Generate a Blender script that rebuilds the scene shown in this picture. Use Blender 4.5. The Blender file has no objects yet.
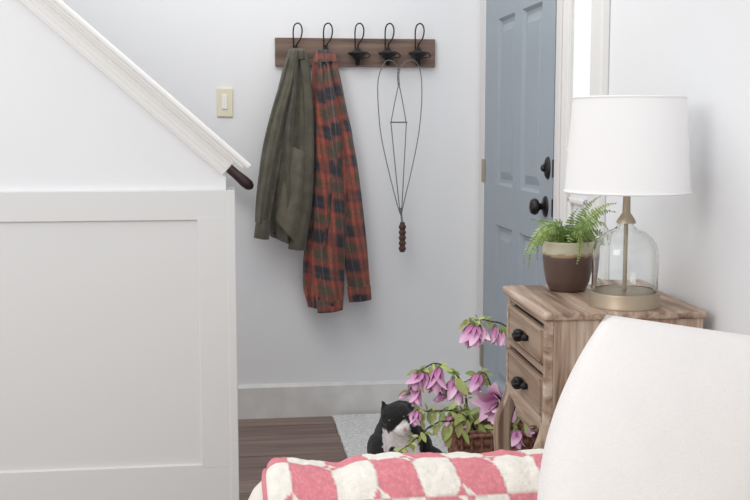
import bpy, bmesh, math, random
from mathutils import Vector, Matrix, noise
rnd = random.Random(7)
SC = bpy.context.scene
COL = SC.collection
PI = math.pi

# ------------------------------------------------------------------ camera model (also used to measure places in the room)
F = 1090.0
PITCH = math.atan(123/1090)
YAW = math.radians(7.5)
CAM = Vector((0, -4.3, 1.16))

def ray(px, py):
    x = (px-375)/F; y = (250-py)/F
    fy = math.cos(PITCH)+y*math.sin(PITCH); uz = -math.sin(PITCH)+y*math.cos(PITCH)
    c, s = math.cos(YAW), math.sin(YAW)
    return Vector((x*c+fy*s, -x*s+fy*c, uz))
def onY(px, py, Y):
    r = ray(px, py); return CAM+r*((Y-CAM.y)/r.y)
def onX(px, py, X):
    r = ray(px, py); return CAM+r*((X-CAM.x)/r.x)
def onZ(px, py, Z):
    r = ray(px, py); return CAM+r*((Z-CAM.z)/r.z)

# ------------------------------------------------------------------ materials
def lin(c):
    out = []
    for v in c[:3]:
        v = v/255.0
        out.append(v/12.92 if v <= .04045 else ((v+.055)/1.055)**2.4)
    return (out[0], out[1], out[2], 1.0)

def new_mat(name):
    m = bpy.data.materials.new(name); m.use_nodes = True
    nt = m.node_tree
    return m, nt, nt.nodes['Principled BSDF']

def mat(name, col, rough=.6, var=.0, vscale=8, bump=0, bscale=60, metal=0, stretch=(1, 1, 1), col2=None, sheen=0):
    m, nt, b = new_mat(name)
    b.inputs['Base Color'].default_value = lin(col)
    b.inputs['Roughness'].default_value = rough
    b.inputs['Metallic'].default_value = metal
    if sheen: b.inputs['Sheen Weight'].default_value = sheen
    tc = nt.nodes.new('ShaderNodeTexCoord'); mp = nt.nodes.new('ShaderNodeMapping')
    mp.inputs['Scale'].default_value = stretch
    nt.links.new(tc.outputs['Object'], mp.inputs['Vector'])
    if var or col2:
        n = nt.nodes.new('ShaderNodeTexNoise'); n.inputs['Scale'].default_value = vscale; n.inputs['Detail'].default_value = 6
        nt.links.new(mp.outputs['Vector'], n.inputs['Vector'])
        r = nt.nodes.new('ShaderNodeValToRGB')
        c2 = col2 or tuple(max(0, v*(1-var)) for v in col)
        r.color_ramp.elements[0].position = .35; r.color_ramp.elements[1].position = .65
        r.color_ramp.elements[0].color = lin(c2); r.color_ramp.elements[1].color = lin(col)
        nt.links.new(n.outputs['Fac'], r.inputs['Fac']); nt.links.new(r.outputs['Color'], b.inputs['Base Color'])
    if bump:
        n2 = nt.nodes.new('ShaderNodeTexNoise'); n2.inputs['Scale'].default_value = bscale; n2.inputs['Detail'].default_value = 4
        nt.links.new(mp.outputs['Vector'], n2.inputs['Vector'])
        bp = nt.nodes.new('ShaderNodeBump'); bp.inputs['Strength'].default_value = bump; bp.inputs['Distance'].default_value = .01
        nt.links.new(n2.outputs['Fac'], bp.inputs['Height']); nt.links.new(bp.outputs['Normal'], b.inputs['Normal'])
    return m

def wood(name, cols, axis='Y', freq=1.0, rough=.6, bump=.25, knots=False):
    """streaky grain that runs along the given axis"""
    m, nt, b = new_mat(name)
    b.inputs['Roughness'].default_value = rough
    tc = nt.nodes.new('ShaderNodeTexCoord'); mp = nt.nodes.new('ShaderNodeMapping')
    s = {'X': (1.2, 22, 22), 'Y': (22, 1.2, 22), 'Z': (22, 22, 1.2)}[axis]
    mp.inputs['Scale'].default_value = tuple(v*freq for v in s)
    nt.links.new(tc.outputs['Object'], mp.inputs['Vector'])
    n = nt.nodes.new('ShaderNodeTexNoise'); n.inputs['Scale'].default_value = 1.6; n.inputs['Detail'].default_value = 9
    n.inputs['Roughness'].default_value = .65; n.inputs['Distortion'].default_value = .6
    nt.links.new(mp.outputs['Vector'], n.inputs['Vector'])
    r = nt.nodes.new('ShaderNodeValToRGB'); cr = r.color_ramp
    while len(cr.elements) < len(cols): cr.elements.new(.5)
    for i, c in enumerate(cols):
        cr.elements[i].position = .34+.32*i/(len(cols)-1); cr.elements[i].color = lin(c)
    nt.links.new(n.outputs['Fac'], r.inputs['Fac'])
    nt.links.new(r.outputs['Color'], b.inputs['Base Color'])
    bp = nt.nodes.new('ShaderNodeBump'); bp.inputs['Strength'].default_value = bump; bp.inputs['Distance'].default_value = .004
    nt.links.new(n.outputs['Fac'], bp.inputs['Height']); nt.links.new(bp.outputs['Normal'], b.inputs['Normal'])
    return m

def attr_mat(name, rough=.8, bump=.0, bscale=200, sheen=0, var=.12, vscale=40, trans=0):
    """colour comes from the mesh's own 'Col' attribute, broken up with fine noise"""
    m, nt, b = new_mat(name)
    b.inputs['Roughness'].default_value = rough
    if sheen: b.inputs['Sheen Weight'].default_value = sheen
    a = nt.nodes.new('ShaderNodeVertexColor'); a.layer_name = 'Col'
    tc = nt.nodes.new('ShaderNodeTexCoord')
    n = nt.nodes.new('ShaderNodeTexNoise'); n.inputs['Scale'].default_value = vscale; n.inputs['Detail'].default_value = 5
    nt.links.new(tc.outputs['Object'], n.inputs['Vector'])
    mr = nt.nodes.new('ShaderNodeMapRange'); mr.inputs['From Min'].default_value = .3; mr.inputs['From Max'].default_value = .7
    mr.inputs['To Min'].default_value = 1-var; mr.inputs['To Max'].default_value = 1+var*.6
    nt.links.new(n.outputs['Fac'], mr.inputs['Value'])
    mx = nt.nodes.new('ShaderNodeVectorMath'); mx.operation = 'SCALE'
    nt.links.new(a.outputs['Color'], mx.inputs[0]); nt.links.new(mr.outputs['Result'], mx.inputs['Scale'])
    nt.links.new(mx.outputs['Vector'], b.inputs['Base Color'])
    if bump:
        n2 = nt.nodes.new('ShaderNodeTexNoise'); n2.inputs['Scale'].default_value = bscale; n2.inputs['Detail'].default_value = 3
        nt.links.new(tc.outputs['Object'], n2.inputs['Vector'])
        bp = nt.nodes.new('ShaderNodeBump'); bp.inputs['Strength'].default_value = bump; bp.inputs['Distance'].default_value = .006
        nt.links.new(n2.outputs['Fac'], bp.inputs['Height']); nt.links.new(bp.outputs['Normal'], b.inputs['Normal'])
    if trans:
        b.inputs['Subsurface Weight'].default_value = trans
        b.inputs['Subsurface Radius'].default_value = (.01, .01, .01)
    return m

M = {}
M['wall'] = mat('wall_paint', (235, 236, 238), .85, bump=.04, bscale=180)
M['white'] = mat('white_trim_paint', (232, 231, 229), .5, bump=.03, bscale=90)
M['base'] = mat('baseboard_paint', (230, 229, 227), .5, var=.05, vscale=14)
M['panel'] = mat('wainscot_paint', (222, 222, 221), .45, bump=.02, bscale=60)
M['casing'] = mat('casing_paint', (220, 217, 216), .5)
M['ceil'] = mat('ceiling_paint', (240, 240, 240), .9)
M['floor'] = None
M['door'] = mat('blue_grey_door_paint', (152, 162, 171), .5, bump=.05, bscale=120)
M['iron'] = mat('dark_iron', (38, 36, 38), .45, metal=.6)
M['bronze'] = mat('dark_bronze', (52, 47, 48), .35, metal=.7)
M['wire'] = mat('grey_wire', (116, 114, 113), .5, metal=.3)
M['hinge'] = mat('brushed_nickel', (165, 155, 138), .4, metal=.7)
M['rack'] = wood('rack_walnut', [(84, 66, 58), (118, 96, 84), (140, 116, 100)], 'X', .8)
M['railwood'] = wood('handrail_wood', [(48, 34, 32), (70, 50, 46)], 'X', .6, rough=.4)
M['handle'] = wood('turned_handle_wood', [(58, 38, 32), (92, 62, 50)], 'Z', .8, rough=.45)
WD = [(112, 88, 74), (158, 132, 113), (184, 161, 142), (208, 192, 176)]
M['woodY'] = wood('weathered_pine_lengthwise', WD, 'Y', 1.0)
M['woodZ'] = wood('weathered_pine_upright', WD, 'Z', 1.0)
M['woodX'] = wood('weathered_pine_crosswise', WD, 'X', 1.0)
M['wooddr'] = wood('weathered_drawer_front', [(110, 84, 70), (150, 126, 107), (180, 158, 139)], 'Y', .6)
M['gap'] = mat('drawer_gap_shade', (36, 28, 24), .9)  # shade of the drawer gaps, put into the colour
M['plate'] = mat('almond_plastic', (228, 222, 198), .4)
M['rocker'] = mat('white_plastic', (240, 238, 230), .35)
M['cream'] = mat('cream_slipcover', (232, 226, 216), .9, var=.04, vscale=10, bump=.15, bscale=350)
M['pillow'] = mat('white_cotton_pillow', (236, 232, 230), .9, bump=.15, bscale=260, var=.02, vscale=9)
M['shade'] = mat('white_linen_shade', (243, 242, 242), .9, bump=.06, bscale=400)
M['brass'] = mat('antique_brass', (176, 160, 140), .45, metal=.75)
M['soil'] = mat('potting_soil', (50, 40, 32), .95, bump=.6, bscale=120)
M['bark'] = mat('branch_bark', (96, 74, 68), .8, var=.3, vscale=60)
M['wicker'] = None
M['greenstem'] = mat('frond_stem', (96, 124, 60), .6)
M['quilt'] = attr_mat('quilt_cotton', .9, bump=.45, bscale=120, var=.07, vscale=70)
M['plaid'] = attr_mat('plaid_flannel', .95, bump=.2, bscale=300, var=.22, vscale=110, sheen=.2)
M['olive'] = mat('olive_cotton_twill', (97, 93, 80), .95, var=.16, vscale=24, bump=.25, bscale=300, sheen=.15)
M['olive2'] = mat('olive_twill_lighter', (112, 107, 93), .95, var=.14, vscale=24, bump=.25, bscale=300)  # lighter olive used on the front flap
M['fern'] = attr_mat('fern_leaf', .6, var=.15, vscale=60)
M['leaf'] = attr_mat('magnolia_leaf', .5, var=.12, vscale=60)
M['petal'] = attr_mat('magnolia_petal', .55, var=.06, vscale=40, trans=.0)
M['cat'] = attr_mat('cat_fur', .9, bump=.6, bscale=160, var=.15, vscale=120, sheen=.1)
M['pot'] = attr_mat('glazed_pot', .32, var=.1, vscale=30)

def glass(name, ior=1.45, col=(1, 1, 1, 1), rough=0.0):
    m, nt, b = new_mat(name)
    b.inputs['Base Color'].default_value = col
    b.inputs['Transmission Weight'].default_value = 1.0
    b.inputs['Roughness'].default_value = rough
    b.inputs['IOR'].default_value = ior
    return m
M['glass'] = glass('clear_lamp_glass', 1.42, (.97, .99, .985, 1))
M['pane'] = glass('window_pane_glass', 1.02, (1, 1, 1, 1))

def floor_material():
    m, nt, b = new_mat('brown_plank_floor')
    tc = nt.nodes.new('ShaderNodeTexCoord'); mp = nt.nodes.new('ShaderNodeMapping')
    nt.links.new(tc.outputs['Object'], mp.inputs['Vector'])
    br = nt.nodes.new('ShaderNodeTexBrick')
    br.inputs['Scale'].default_value = 1.0
    br.inputs['Brick Width'].default_value = 1.2; br.inputs['Row Height'].default_value = .13
    br.inputs['Mortar Size'].default_value = .0022; br.inputs['Bias'].default_value = 0
    br.inputs['Color1'].default_value = lin((142, 120, 110)); br.inputs['Color2'].default_value = lin((122, 101, 93))
    br.inputs['Mortar'].default_value = lin((58, 44, 40))
    nt.links.new(mp.outputs['Vector'], br.inputs['Vector'])
    mp2 = nt.nodes.new('ShaderNodeMapping'); mp2.inputs['Scale'].default_value = (1.5, 26, 1)
    nt.links.new(tc.outputs['Object'], mp2.inputs['Vector'])
    n = nt.nodes.new('ShaderNodeTexNoise'); n.inputs['Scale'].default_value = 1.5; n.inputs['Detail'].default_value = 8
    nt.links.new(mp2.outputs['Vector'], n.inputs['Vector'])
    mr = nt.nodes.new('ShaderNodeMapRange'); mr.inputs['From Min'].default_value = .3; mr.inputs['From Max'].default_value = .7
    mr.inputs['To Min'].default_value = .62; mr.inputs['To Max'].default_value = 1.2
    nt.links.new(n.outputs['Fac'], mr.inputs['Value'])
    v = nt.nodes.new('ShaderNodeVectorMath'); v.operation = 'SCALE'
    nt.links.new(br.outputs['Color'], v.inputs[0]); nt.links.new(mr.outputs['Result'], v.inputs['Scale'])
    nt.links.new(v.outputs['Vector'], b.inputs['Base Color'])
    b.inputs['Roughness'].default_value = .5
    return m
M['floor'] = floor_material()

def weave_material(name, c1, c2, scale=60, rough=.8, bump=.8):
    m, nt, b = new_mat(name)
    tc = nt.nodes.new('ShaderNodeTexCoord')
    w1 = nt.nodes.new('ShaderNodeTexWave'); w1.wave_type = 'BANDS'; w1.bands_direction = 'Z'; w1.inputs['Scale'].default_value = scale/6
    w1.inputs['Distortion'].default_value = 1.5
    vo = nt.nodes.new('ShaderNodeTexVoronoi'); vo.inputs['Scale'].default_value = scale
    nt.links.new(tc.outputs['Object'], vo.inputs['Vector']); nt.links.new(tc.outputs['Object'], w1.inputs['Vector'])
    mx = nt.nodes.new('ShaderNodeMath'); mx.operation = 'MULTIPLY'
    nt.links.new(w1.outputs['Fac'], mx.inputs[0]); nt.links.new(vo.outputs['Distance'], mx.inputs[1])
    r = nt.nodes.new('ShaderNodeValToRGB'); r.color_ramp.elements[0].color = lin(c1); r.color_ramp.elements[1].color = lin(c2)
    r.color_ramp.elements[1].position = .45
    nt.links.new(mx.outputs['Value'], r.inputs['Fac']); nt.links.new(r.outputs['Color'], b.inputs['Base Color'])
    bp = nt.nodes.new('ShaderNodeBump'); bp.inputs['Strength'].default_value = bump; bp.inputs['Distance'].default_value = .006
    nt.links.new(mx.outputs['Value'], bp.inputs['Height']); nt.links.new(bp.outputs['Normal'], b.inputs['Normal'])
    b.inputs['Roughness'].default_value = rough
    return m
M['wicker'] = weave_material('brown_wicker', (92, 58, 46), (160, 112, 90), 70)
M['wickrim'] = mat('wicker_rim', (164, 116, 96), .7, var=.35, vscale=90, bump=.6, bscale=120)
def rug_material():
    m, nt, b = new_mat('white_woven_cotton')
    tc = nt.nodes.new('ShaderNodeTexCoord'); mp = nt.nodes.new('ShaderNodeMapping')
    mp.inputs['Scale'].default_value = (1, .8, 1)
    nt.links.new(tc.outputs['Object'], mp.inputs['Vector'])
    vo = nt.nodes.new('ShaderNodeTexVoronoi'); vo.inputs['Scale'].default_value = 95
    nt.links.new(mp.outputs['Vector'], vo.inputs['Vector'])
    r = nt.nodes.new('ShaderNodeValToRGB'); r.color_ramp.elements[0].color = lin((236, 236, 234)); r.color_ramp.elements[1].color = lin((206, 206, 205))
    r.color_ramp.elements[1].position = .75
    nt.links.new(vo.outputs['Distance'], r.inputs['Fac']); nt.links.new(r.outputs['Color'], b.inputs['Base Color'])
    bp = nt.nodes.new('ShaderNodeBump'); bp.inputs['Strength'].default_value = .7; bp.inputs['Distance'].default_value = .008; bp.invert = True
    nt.links.new(vo.outputs['Distance'], bp.inputs['Height']); nt.links.new(bp.outputs['Normal'], b.inputs['Normal'])
    b.inputs['Roughness'].default_value = .95
    return m
M['rug'] = rug_material()

# ------------------------------------------------------------------ object helpers
ORG = {}
def tag(o, label=None, cat=None, group=None, kind=None):
    if label: o['label'] = label
    if cat: o['category'] = cat
    if group: o['group'] = group
    if kind: o['kind'] = kind
    return o
def empty(name, loc, label, cat, group=None):
    o = bpy.data.objects.new(name, None); COL.objects.link(o); o.location = loc; o.empty_display_size = .05
    ORG[o] = Vector(loc)
    return tag(o, label, cat, group)
def obj(name, bm, m, parent=None, loc=None, smooth=None, doubles=False):
    """links a bmesh given in world coordinates as one mesh object, its origin at loc (or at its thing's origin)"""
    if doubles: bmesh.ops.remove_doubles(bm, verts=bm.verts, dist=1e-5)
    org = ORG[parent] if parent is not None else Vector(loc) if loc is not None else Vector((0, 0, 0))
    bmesh.ops.translate(bm, verts=bm.verts, vec=-org)
    me = bpy.data.meshes.new(name); bm.to_mesh(me); bm.free()
    ms = m if isinstance(m, (list, tuple)) else [m]
    for x in ms: me.materials.append(x)
    o = bpy.data.objects.new(name, me); COL.objects.link(o)
    if parent is not None: o.parent = parent
    else: o.location = org
    ORG[o] = org
    if smooth is not None:
        for p in me.polygons: p.use_smooth = True
        if smooth < 179:
            me.set_sharp_from_angle(angle=math.radians(smooth))
    return o
def struct(name, bm, m, parent=None, **k):
    o = obj(name, bm, m, parent, **k)
    if parent is None: o['kind'] = 'structure'
    return o

def B(): return bmesh.new()
def add_box(bm, x0, y0, z0, x1, y1, z1, bev=0, seg=2, mi=0):
    vs = [bm.verts.new(p) for p in ((x0, y0, z0), (x1, y0, z0), (x1, y1, z0), (x0, y1, z0), (x0, y0, z1), (x1, y0, z1), (x1, y1, z1), (x0, y1, z1))]
    fs = [bm.faces.new([vs[i] for i in f]) for f in ((3, 2, 1, 0), (4, 5, 6, 7), (0, 1, 5, 4), (1, 2, 6, 5), (2, 3, 7, 6), (3, 0, 4, 7))]
    for f in fs: f.material_index = mi
    if bev:
        es = list({e for f in fs for e in f.edges})
        bmesh.ops.bevel(bm, geom=es, offset=bev, segments=seg, profile=.5, affect='EDGES')
    return bm
def box(*a, **k): return add_box(B(), *a, **k)

def add_prism(bm, pts, vec, bev=0, seg=2):
    """polygon pts (3D, planar) extruded along vec"""
    v = Vector(vec)
    a = [bm.verts.new(p) for p in pts]; b = [bm.verts.new(Vector(p)+v) for p in pts]
    n = len(pts)
    fs = [bm.faces.new(a), bm.faces.new(list(reversed(b)))]
    for i in range(n): fs.append(bm.faces.new((a[i], b[i], b[(i+1) % n], a[(i+1) % n])))
    bmesh.ops.recalc_face_normals(bm, faces=fs)
    if bev:
        es = list({e for f in fs[:2] for e in f.edges})
        bmesh.ops.bevel(bm, geom=es, offset=bev, segments=seg, profile=.5, affect='EDGES')
    return bm

def add_tube(bm, pts, r, n=8, caps=True, closed=False):
    pts = [Vector(p) for p in pts]
    rs = r if isinstance(r, (list, tuple)) else [r]*len(pts)
    N = len(pts); rings = []
    t = (pts[1]-pts[0]).normalized()
    up = Vector((0, 0, 1)) if abs(t.z) < .9 else Vector((1, 0, 0))
    nrm = (up-t*up.dot(t)).normalized()
    for i, p in enumerate(pts):
        if closed: t = (pts[(i+1) % N]-pts[i-1]).normalized()
        elif i == 0: t = (pts[1]-pts[0]).normalized()
        elif i == N-1: t = (pts[-1]-pts[-2]).normalized()
        else: t = (pts[i+1]-pts[i-1]).normalized()
        nrm = (nrm-t*nrm.dot(t)); nrm = nrm.normalized() if nrm.length > 1e-6 else t.orthogonal().normalized()
        bn = t.cross(nrm)
        rings.append([bm.verts.new(p+(nrm*math.cos(2*PI*k/n)+bn*math.sin(2*PI*k/n))*rs[i]) for k in range(n)])
    for i in range(N if closed else N-1):
        a, b = rings[i], rings[(i+1) % N]
        for k in range(n): bm.faces.new((a[k], a[(k+1) % n], b[(k+1) % n], b[k]))
    if caps and not closed:
        bm.faces.new(list(reversed(rings[0]))); bm.faces.new(rings[-1])
    return bm

def spline(pts, m=8):
    """Catmull-Rom through pts"""
    P = [Vector(p) for p in pts]; P = [P[0]*2-P[1]]+P+[P[-1]*2-P[-2]]
    out = []
    for i in range(1, len(P)-2):
        for k in range(m):
            t = k/m
            out.append(.5*((2*P[i])+(P[i+1]-P[i-1])*t+(2*P[i-1]-5*P[i]+4*P[i+1]-P[i+2])*t*t+(3*P[i]-P[i-1]-3*P[i+1]+P[i+2])*t**3))
    out.append(P[-2])
    return out

def add_lathe(bm, prof, c, n=32, axis=(0, 0, 1), close=False):
    """prof: (radius, height) pairs round an axis through c"""
    ax = Vector(axis).normalized()
    q = Vector((0, 0, 1)).rotation_difference(ax).to_matrix(); c = Vector(c)
    rings = []
    for r, h in prof:
        if r < 1e-6: rings.append([bm.verts.new(c+q@Vector((0, 0, h)))])
        else: rings.append([bm.verts.new(c+q@Vector((r*math.cos(2*PI*k/n), r*math.sin(2*PI*k/n), h))) for k in range(n)])
    R = len(rings)
    for i in range(R if close else R-1):
        a, b = rings[i], rings[(i+1) % R]
        if len(a) == 1 and len(b) == 1: continue
        for k in range(n):
            k2 = (k+1) % n
            if len(a) == 1: bm.faces.new((a[0], b[k2], b[k]))
            elif len(b) == 1: bm.faces.new((a[k], a[k2], b[0]))
            else: bm.faces.new((a[k], a[k2], b[k2], b[k]))
    return bm

def add_ellipsoid(bm, c, r, rot=None, u=20, v=12):
    m = Matrix.Translation(Vector(c)) @ (rot.to_4x4() if rot is not None else Matrix.Identity(4)) @ Matrix.Diagonal((r[0], r[1], r[2], 1))
    bmesh.ops.create_uvsphere(bm, u_segments=u, v_segments=v, radius=1, matrix=m)
    return bm

def set_col(me, fn):
    """fn(vertex index, co) -> srgb triple"""
    a = me.color_attributes.new('Col', 'FLOAT_COLOR', 'POINT')
    for i, v in enumerate(me.vertices): a.data[i].color = lin(fn(i, v.co))

def smoothstep(a, b, x):
    t = max(0, min(1, (x-a)/(b-a))); return t*t*(3-2*t)
def mix(a, b, t): return tuple(a[i]+(b[i]-a[i])*t for i in range(3))

# ================================================================== SETTING
XW = 1.005                                    # inner face of the right wall
struct('floor', box(-2.6, -5.2, -.06, 1.3, .1, 0), M['floor'])
struct('wall_back', box(-2.6, 0, 0, XW+.025, .1, 2.5), M['wall'])

# right wall with a real opening for the sidelight
WY0, WY1, WZ0, WZ1 = -1.345, -1.137, 1.09, 2.02
bm = B()
add_box(bm, XW, -5.2, 0, XW+.025, WY0, 2.5)
add_prism(bm, [(XW, WY1, 0), (XW, 0, 0), (XW+.025, 0, 0), (XW+.025, WY1+.14, 0)], (0, 0, 2.5))
add_box(bm, XW, WY0, 0, XW+.025, WY1, WZ0)
add_box(bm, XW, WY0, WZ1, XW+.025, WY1, 2.5)
struct('wall_right', bm, M['wall'])

# baseboard on the back wall
bm = B()
pz = .137
add_prism(bm, [(-2.6, -.001, 0), (-2.6, -.016, 0), (-2.6, -.016, pz-.012), (-2.6, -.008, pz), (-2.6, -.001, pz)], (2.6+XW-.02, 0, 0))
struct('baseboard_back', bm, M['base'])

# door and its casing in the right wall
DY0, DY1, DZ1 = -.098, -1.020, 2.03
cas = B()
add_box(cas, XW-.02, DY0+.002, 0, XW, -.014, 2.1, .004)
add_box(cas, XW-.02, DY1-.06, 0, XW, DY1-.0135, 2.1, .004)
add_box(cas, XW-.02, DY1-.06, DZ1+.01, XW, -.014, 2.12, .004)
struct('trim_1', cas, M['casing'])

def door_mesh():
    bm = B()
    xf, xb = XW-.018, XW+.02
    panels = []
    for (a, b) in ((-.295, -.535), (-.635, -.875)):
        for (c, d) in ((.19, .795), (.945, 1.557), (1.68, 1.92)):
            panels.append((a, b, c, d))
    ys = sorted({DY0, DY1} | {p[0] for p in panels} | {p[1] for p in panels}, reverse=True)
    zs = sorted({.006, DZ1} | {p[2] for p in panels} | {p[3] for p in panels})
    g = {}
    def vert(y, z, x):
        k = (round(y, 5), round(z, 5), round(x, 5))
        if k not in g: g[k] = bm.verts.new((x, y, z))
        return g[k]
    for i in range(len(ys)-1):
        for j in range(len(zs)-1):
            y0, y1, z0, z1 = ys[i], ys[i+1], zs[j], zs[j+1]
            hit = any(abs(p[0]-y0) < 1e-6 and abs(p[1]-y1) < 1e-6 and abs(p[2]-z0) < 1e-6 and abs(p[3]-z1) < 1e-6 for p in panels)
            if not hit:
                bm.faces.new([vert(y0, z0, xf), vert(y1, z0, xf), vert(y1, z1, xf), vert(y0, z1, xf)])
            else:
                loops = []
                for ins, dx in ((0, 0), (.010, .013), (.022, .015), (.052, .004)):
                    loops.append([vert(y0-ins, z0+ins, xf+dx), vert(y1+ins, z0+ins, xf+dx), vert(y1+ins, z1-ins, xf+dx), vert(y0-ins, z1-ins, xf+dx)])
                for a, b in zip(loops[:-1], loops[1:]):
                    for k in range(4):
                        k2 = (k+1) % 4
                        bm.faces.new((a[k], a[k2], b[k2], b[k]))
                bm.faces.new(loops[-1])
    bmesh.ops.recalc_face_normals(bm, faces=bm.faces)
    # slab edges
    ring = [(DY0, .006), (DY1, .006), (DY1, DZ1), (DY0, DZ1)]
    for k in range(4):
        (a, b), (c, d) = ring[k], ring[(k+1) % 4]
        vs = [bm.verts.new(p) for p in ((xf, a, b), (xf, c, d), (XW-.0005, c, d), (XW-.0005, a, b))]
        bm.faces.new(vs)
    return bm
door = struct('door_1', door_mesh(), M['door'])
for zc in (.25, .99, 1.85):
    bm = B()
    add_tube(bm, [(XW-.018, DY0+.004, zc-.045), (XW-.018, DY0+.004, zc+.045)], .007, 10)
    add_box(bm, XW-.0195, DY0-.022, zc-.044, XW-.0178, DY0, zc+.044)
    add_box(bm, XW-.0225, DY0+.004, zc-.044, XW-.0202, DY0+.032, zc+.044)
    for q in (-.015, .015): add_tube(bm, [(XW-.018, DY0+.004, zc+q-.001), (XW-.018, DY0+.004, zc+q+.001)], .0078, 10)
    obj('hinge', bm, M['hinge'], door, smooth=40)
# deadbolt with oval plate and thumb turn
pd = onX(550, 168, XW-.012)
bm = B(); add_ellipsoid(bm, (0, 0, 0), (.012, .027, .036), u=24, v=14); bmesh.ops.translate(bm, verts=bm.verts, vec=(XW-.019, pd.y, pd.z))
db = obj('deadbolt', bm, M['bronze'], door, smooth=60)
bm = B(); add_ellipsoid(bm, (XW-.032, pd.y, pd.z), (.011, .008, .012))
obj('thumb_turn', bm, M['bronze'], db, smooth=60)
# knob set
pk = onX(547.5, 206.5, XW-.012)
bm = B(); add_ellipsoid(bm, (XW-.019, pk.y, pk.z), (.010, .032, .034), u=24, v=14)
kb = obj('knob_plate', bm, M['bronze'], door, smooth=60)
bm = B(); add_lathe(bm, [(0, 0), (.011, 0), (.010, .012), (.012, .018), (.024, .025), (.027, .034), (.022, .045), (0, .05)], (XW-.021, pk.y, pk.z), 20, (-1, 0, 0))
obj('door_knob', bm, M['bronze'], kb, smooth=60)
bm = box(XW-.020, DY1-.003, pk.z-.028, XW-.004, DY1+.004, pk.z+.028, .002)
obj('latch_plate', bm, M['bronze'], door)
bm = box(XW-.020, DY1-.003, pd.z-.028, XW-.004, DY1+.004, pd.z+.028, .002)
obj('latch_plate', bm, M['bronze'], door)
# black strip standing in for the shade in the door's latch-side gap
struct('latch_gap_shade', box(XW-.013, DY1-.013, 0, XW-.0005, DY1-.0005, DZ1), M['iron'])

# sidelight: frame, sash, glass, lower panel moulding
bm = B()
fy0, fy1 = -1.43, DY1-.062
add_box(bm, XW-.014, WY1-.002, 0, XW, fy1, 2.1, .003)                 # jamb beside the door casing
add_box(bm, XW-.014, -1.395, 0, XW, WY0+.004, 2.1, .003)
add_box(bm, XW-.024, fy0-.03, 0, XW, -1.397, 2.12, .005)                # outer casing
add_box(bm, XW-.014, WY0, WZ1-.004, XW, WY1, 2.1, .003)
add_box(bm, XW-.014, WY0+.005, .98, XW, WY1-.003, WZ0+.004, .003)
win = struct('window_1', bm, M['white'])
bm = B()
add_box(bm, XW-.008, WY0, WZ0, XW+.006, WY0+.012, WZ1); add_box(bm, XW-.008, WY1-.008, WZ0, XW+.002, WY1, WZ1)
add_box(bm, XW-.008, WY0+.012, WZ0, XW+.006, WY1-.008, WZ0+.02); add_box(bm, XW-.008, WY0+.012, WZ1-.02, XW+.006, WY1-.008, WZ1)
obj('window_frame', bm, M['white'], win)
obj('window_pane', box(XW-.005, WY0+.010, WZ0+.018, XW-.002, WY1-.006, WZ1-.018), M['pane'], win)
bm = B()
a0, a1, c0, c1 = WY0+.02, WY1-.02, .2, .955
for (p, q, r_, s_) in ((a0, a0+.02, c0, c1), (a1-.02, a1, c0, c1), (a0, a1, c0, c0+.02), (a0, a1, c1-.02, c1)):
    add_box(bm, XW-.014, p, r_, XW, q, s_, .006)
obj('lower_panel_moulding', bm, M['white'], win)

# knee wall of the stairs on the left
KY = -1.30; KT = .11
XE = onY(226, 185, KY).x
slo = (onY(251, 165, KY).z-onY(125, 56, KY).z)/(onY(251, 165, KY).x-onY(125, 56, KY).x)
P0 = onY(125, 56, KY)
def zc(x, off=0): return P0.z+slo*(x-P0.x)+off
bm = B()
add_prism(bm, [(-2.6, KY, 0), (XE, KY, 0), (XE, KY, zc(XE)-.03), (-1.5, KY, zc(-1.5)-.03), (-2.6, KY, zc(-1.5)-.03)], (0, KT, 0))
struct('wall_left', bm, M['wall'])
# sloping cap and moulding
cs = math.hypot(1, slo); dv = Vector((1, 0, slo))/cs; nv = Vector((-slo, 0, 1))/cs
def strip(bm, s0, s1, n0, n1, y0, y1, bev=.002):
    """board along the slope: from distance s0 to s1 along it, n0..n1 below the top line"""
    o = Vector((P0.x, 0, P0.z))
    pts = [o+dv*s0+nv*n0, o+dv*s1+nv*n0, o+dv*s1+nv*n1, o+dv*s0+nv*n1]
    add_prism(bm, [(p.x, y0, p.z) for p in pts], (0, y1-y0, 0), bev)
sE = (onY(251, 165, KY).x-P0.x)*cs
sB = sE-.040
W = .0715
bm = B()
strip(bm, -1.6, sB, -W, -.022, KY-.016, KY)
for k in range(4):
    strip(bm, -1.6, sB, -W+.006+k*.0115, -W+.010+k*.0115, KY-.018, KY-.012, .0008)
strip(bm, -1.6, sB+.002, -.030, -.016, KY-.026, KY)
strip(bm, -1.6, sE-.012, -.022, -.010, KY-.036, KY+.01)
strip(bm, -1.6, sE, -.013, 0, KY-.046, KY+KT+.03, .004)
struct('trim_3', bm, M['white'])
# wainscot: rails, stile, corner board
XS = onY(232, 300, KY-.014).x
bm = B()
zt, zr, zb = onY(200, 190, KY).z, onY(200, 219.7, KY).z, onY(200, 463, KY).z
add_box(bm, -2.6, KY-.016, zr, XS, KY, zt, .002)
add_box(bm, -2.6, KY-.016, 0, XS, KY, zb, .002)
xs0 = onY(199, 300, KY).x
add_box(bm, xs0, KY-.0165, zb-.01, XS+.0005, KY, zr+.01, .002)
add_box(bm, xs0-1.0, KY-.0165, zb-.01, xs0-.9, KY, zr+.01, .002)
add_box(bm, XE, KY-.018, 0, XS+.012, KY+KT+.012, zt+.0005, .002)
struct('trim_4', bm, M['panel'])
struct('trim_5', box(-2.6, KY-.008, zb-.005, xs0+.003, KY-.0005, zr+.005), M['panel'])

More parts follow.
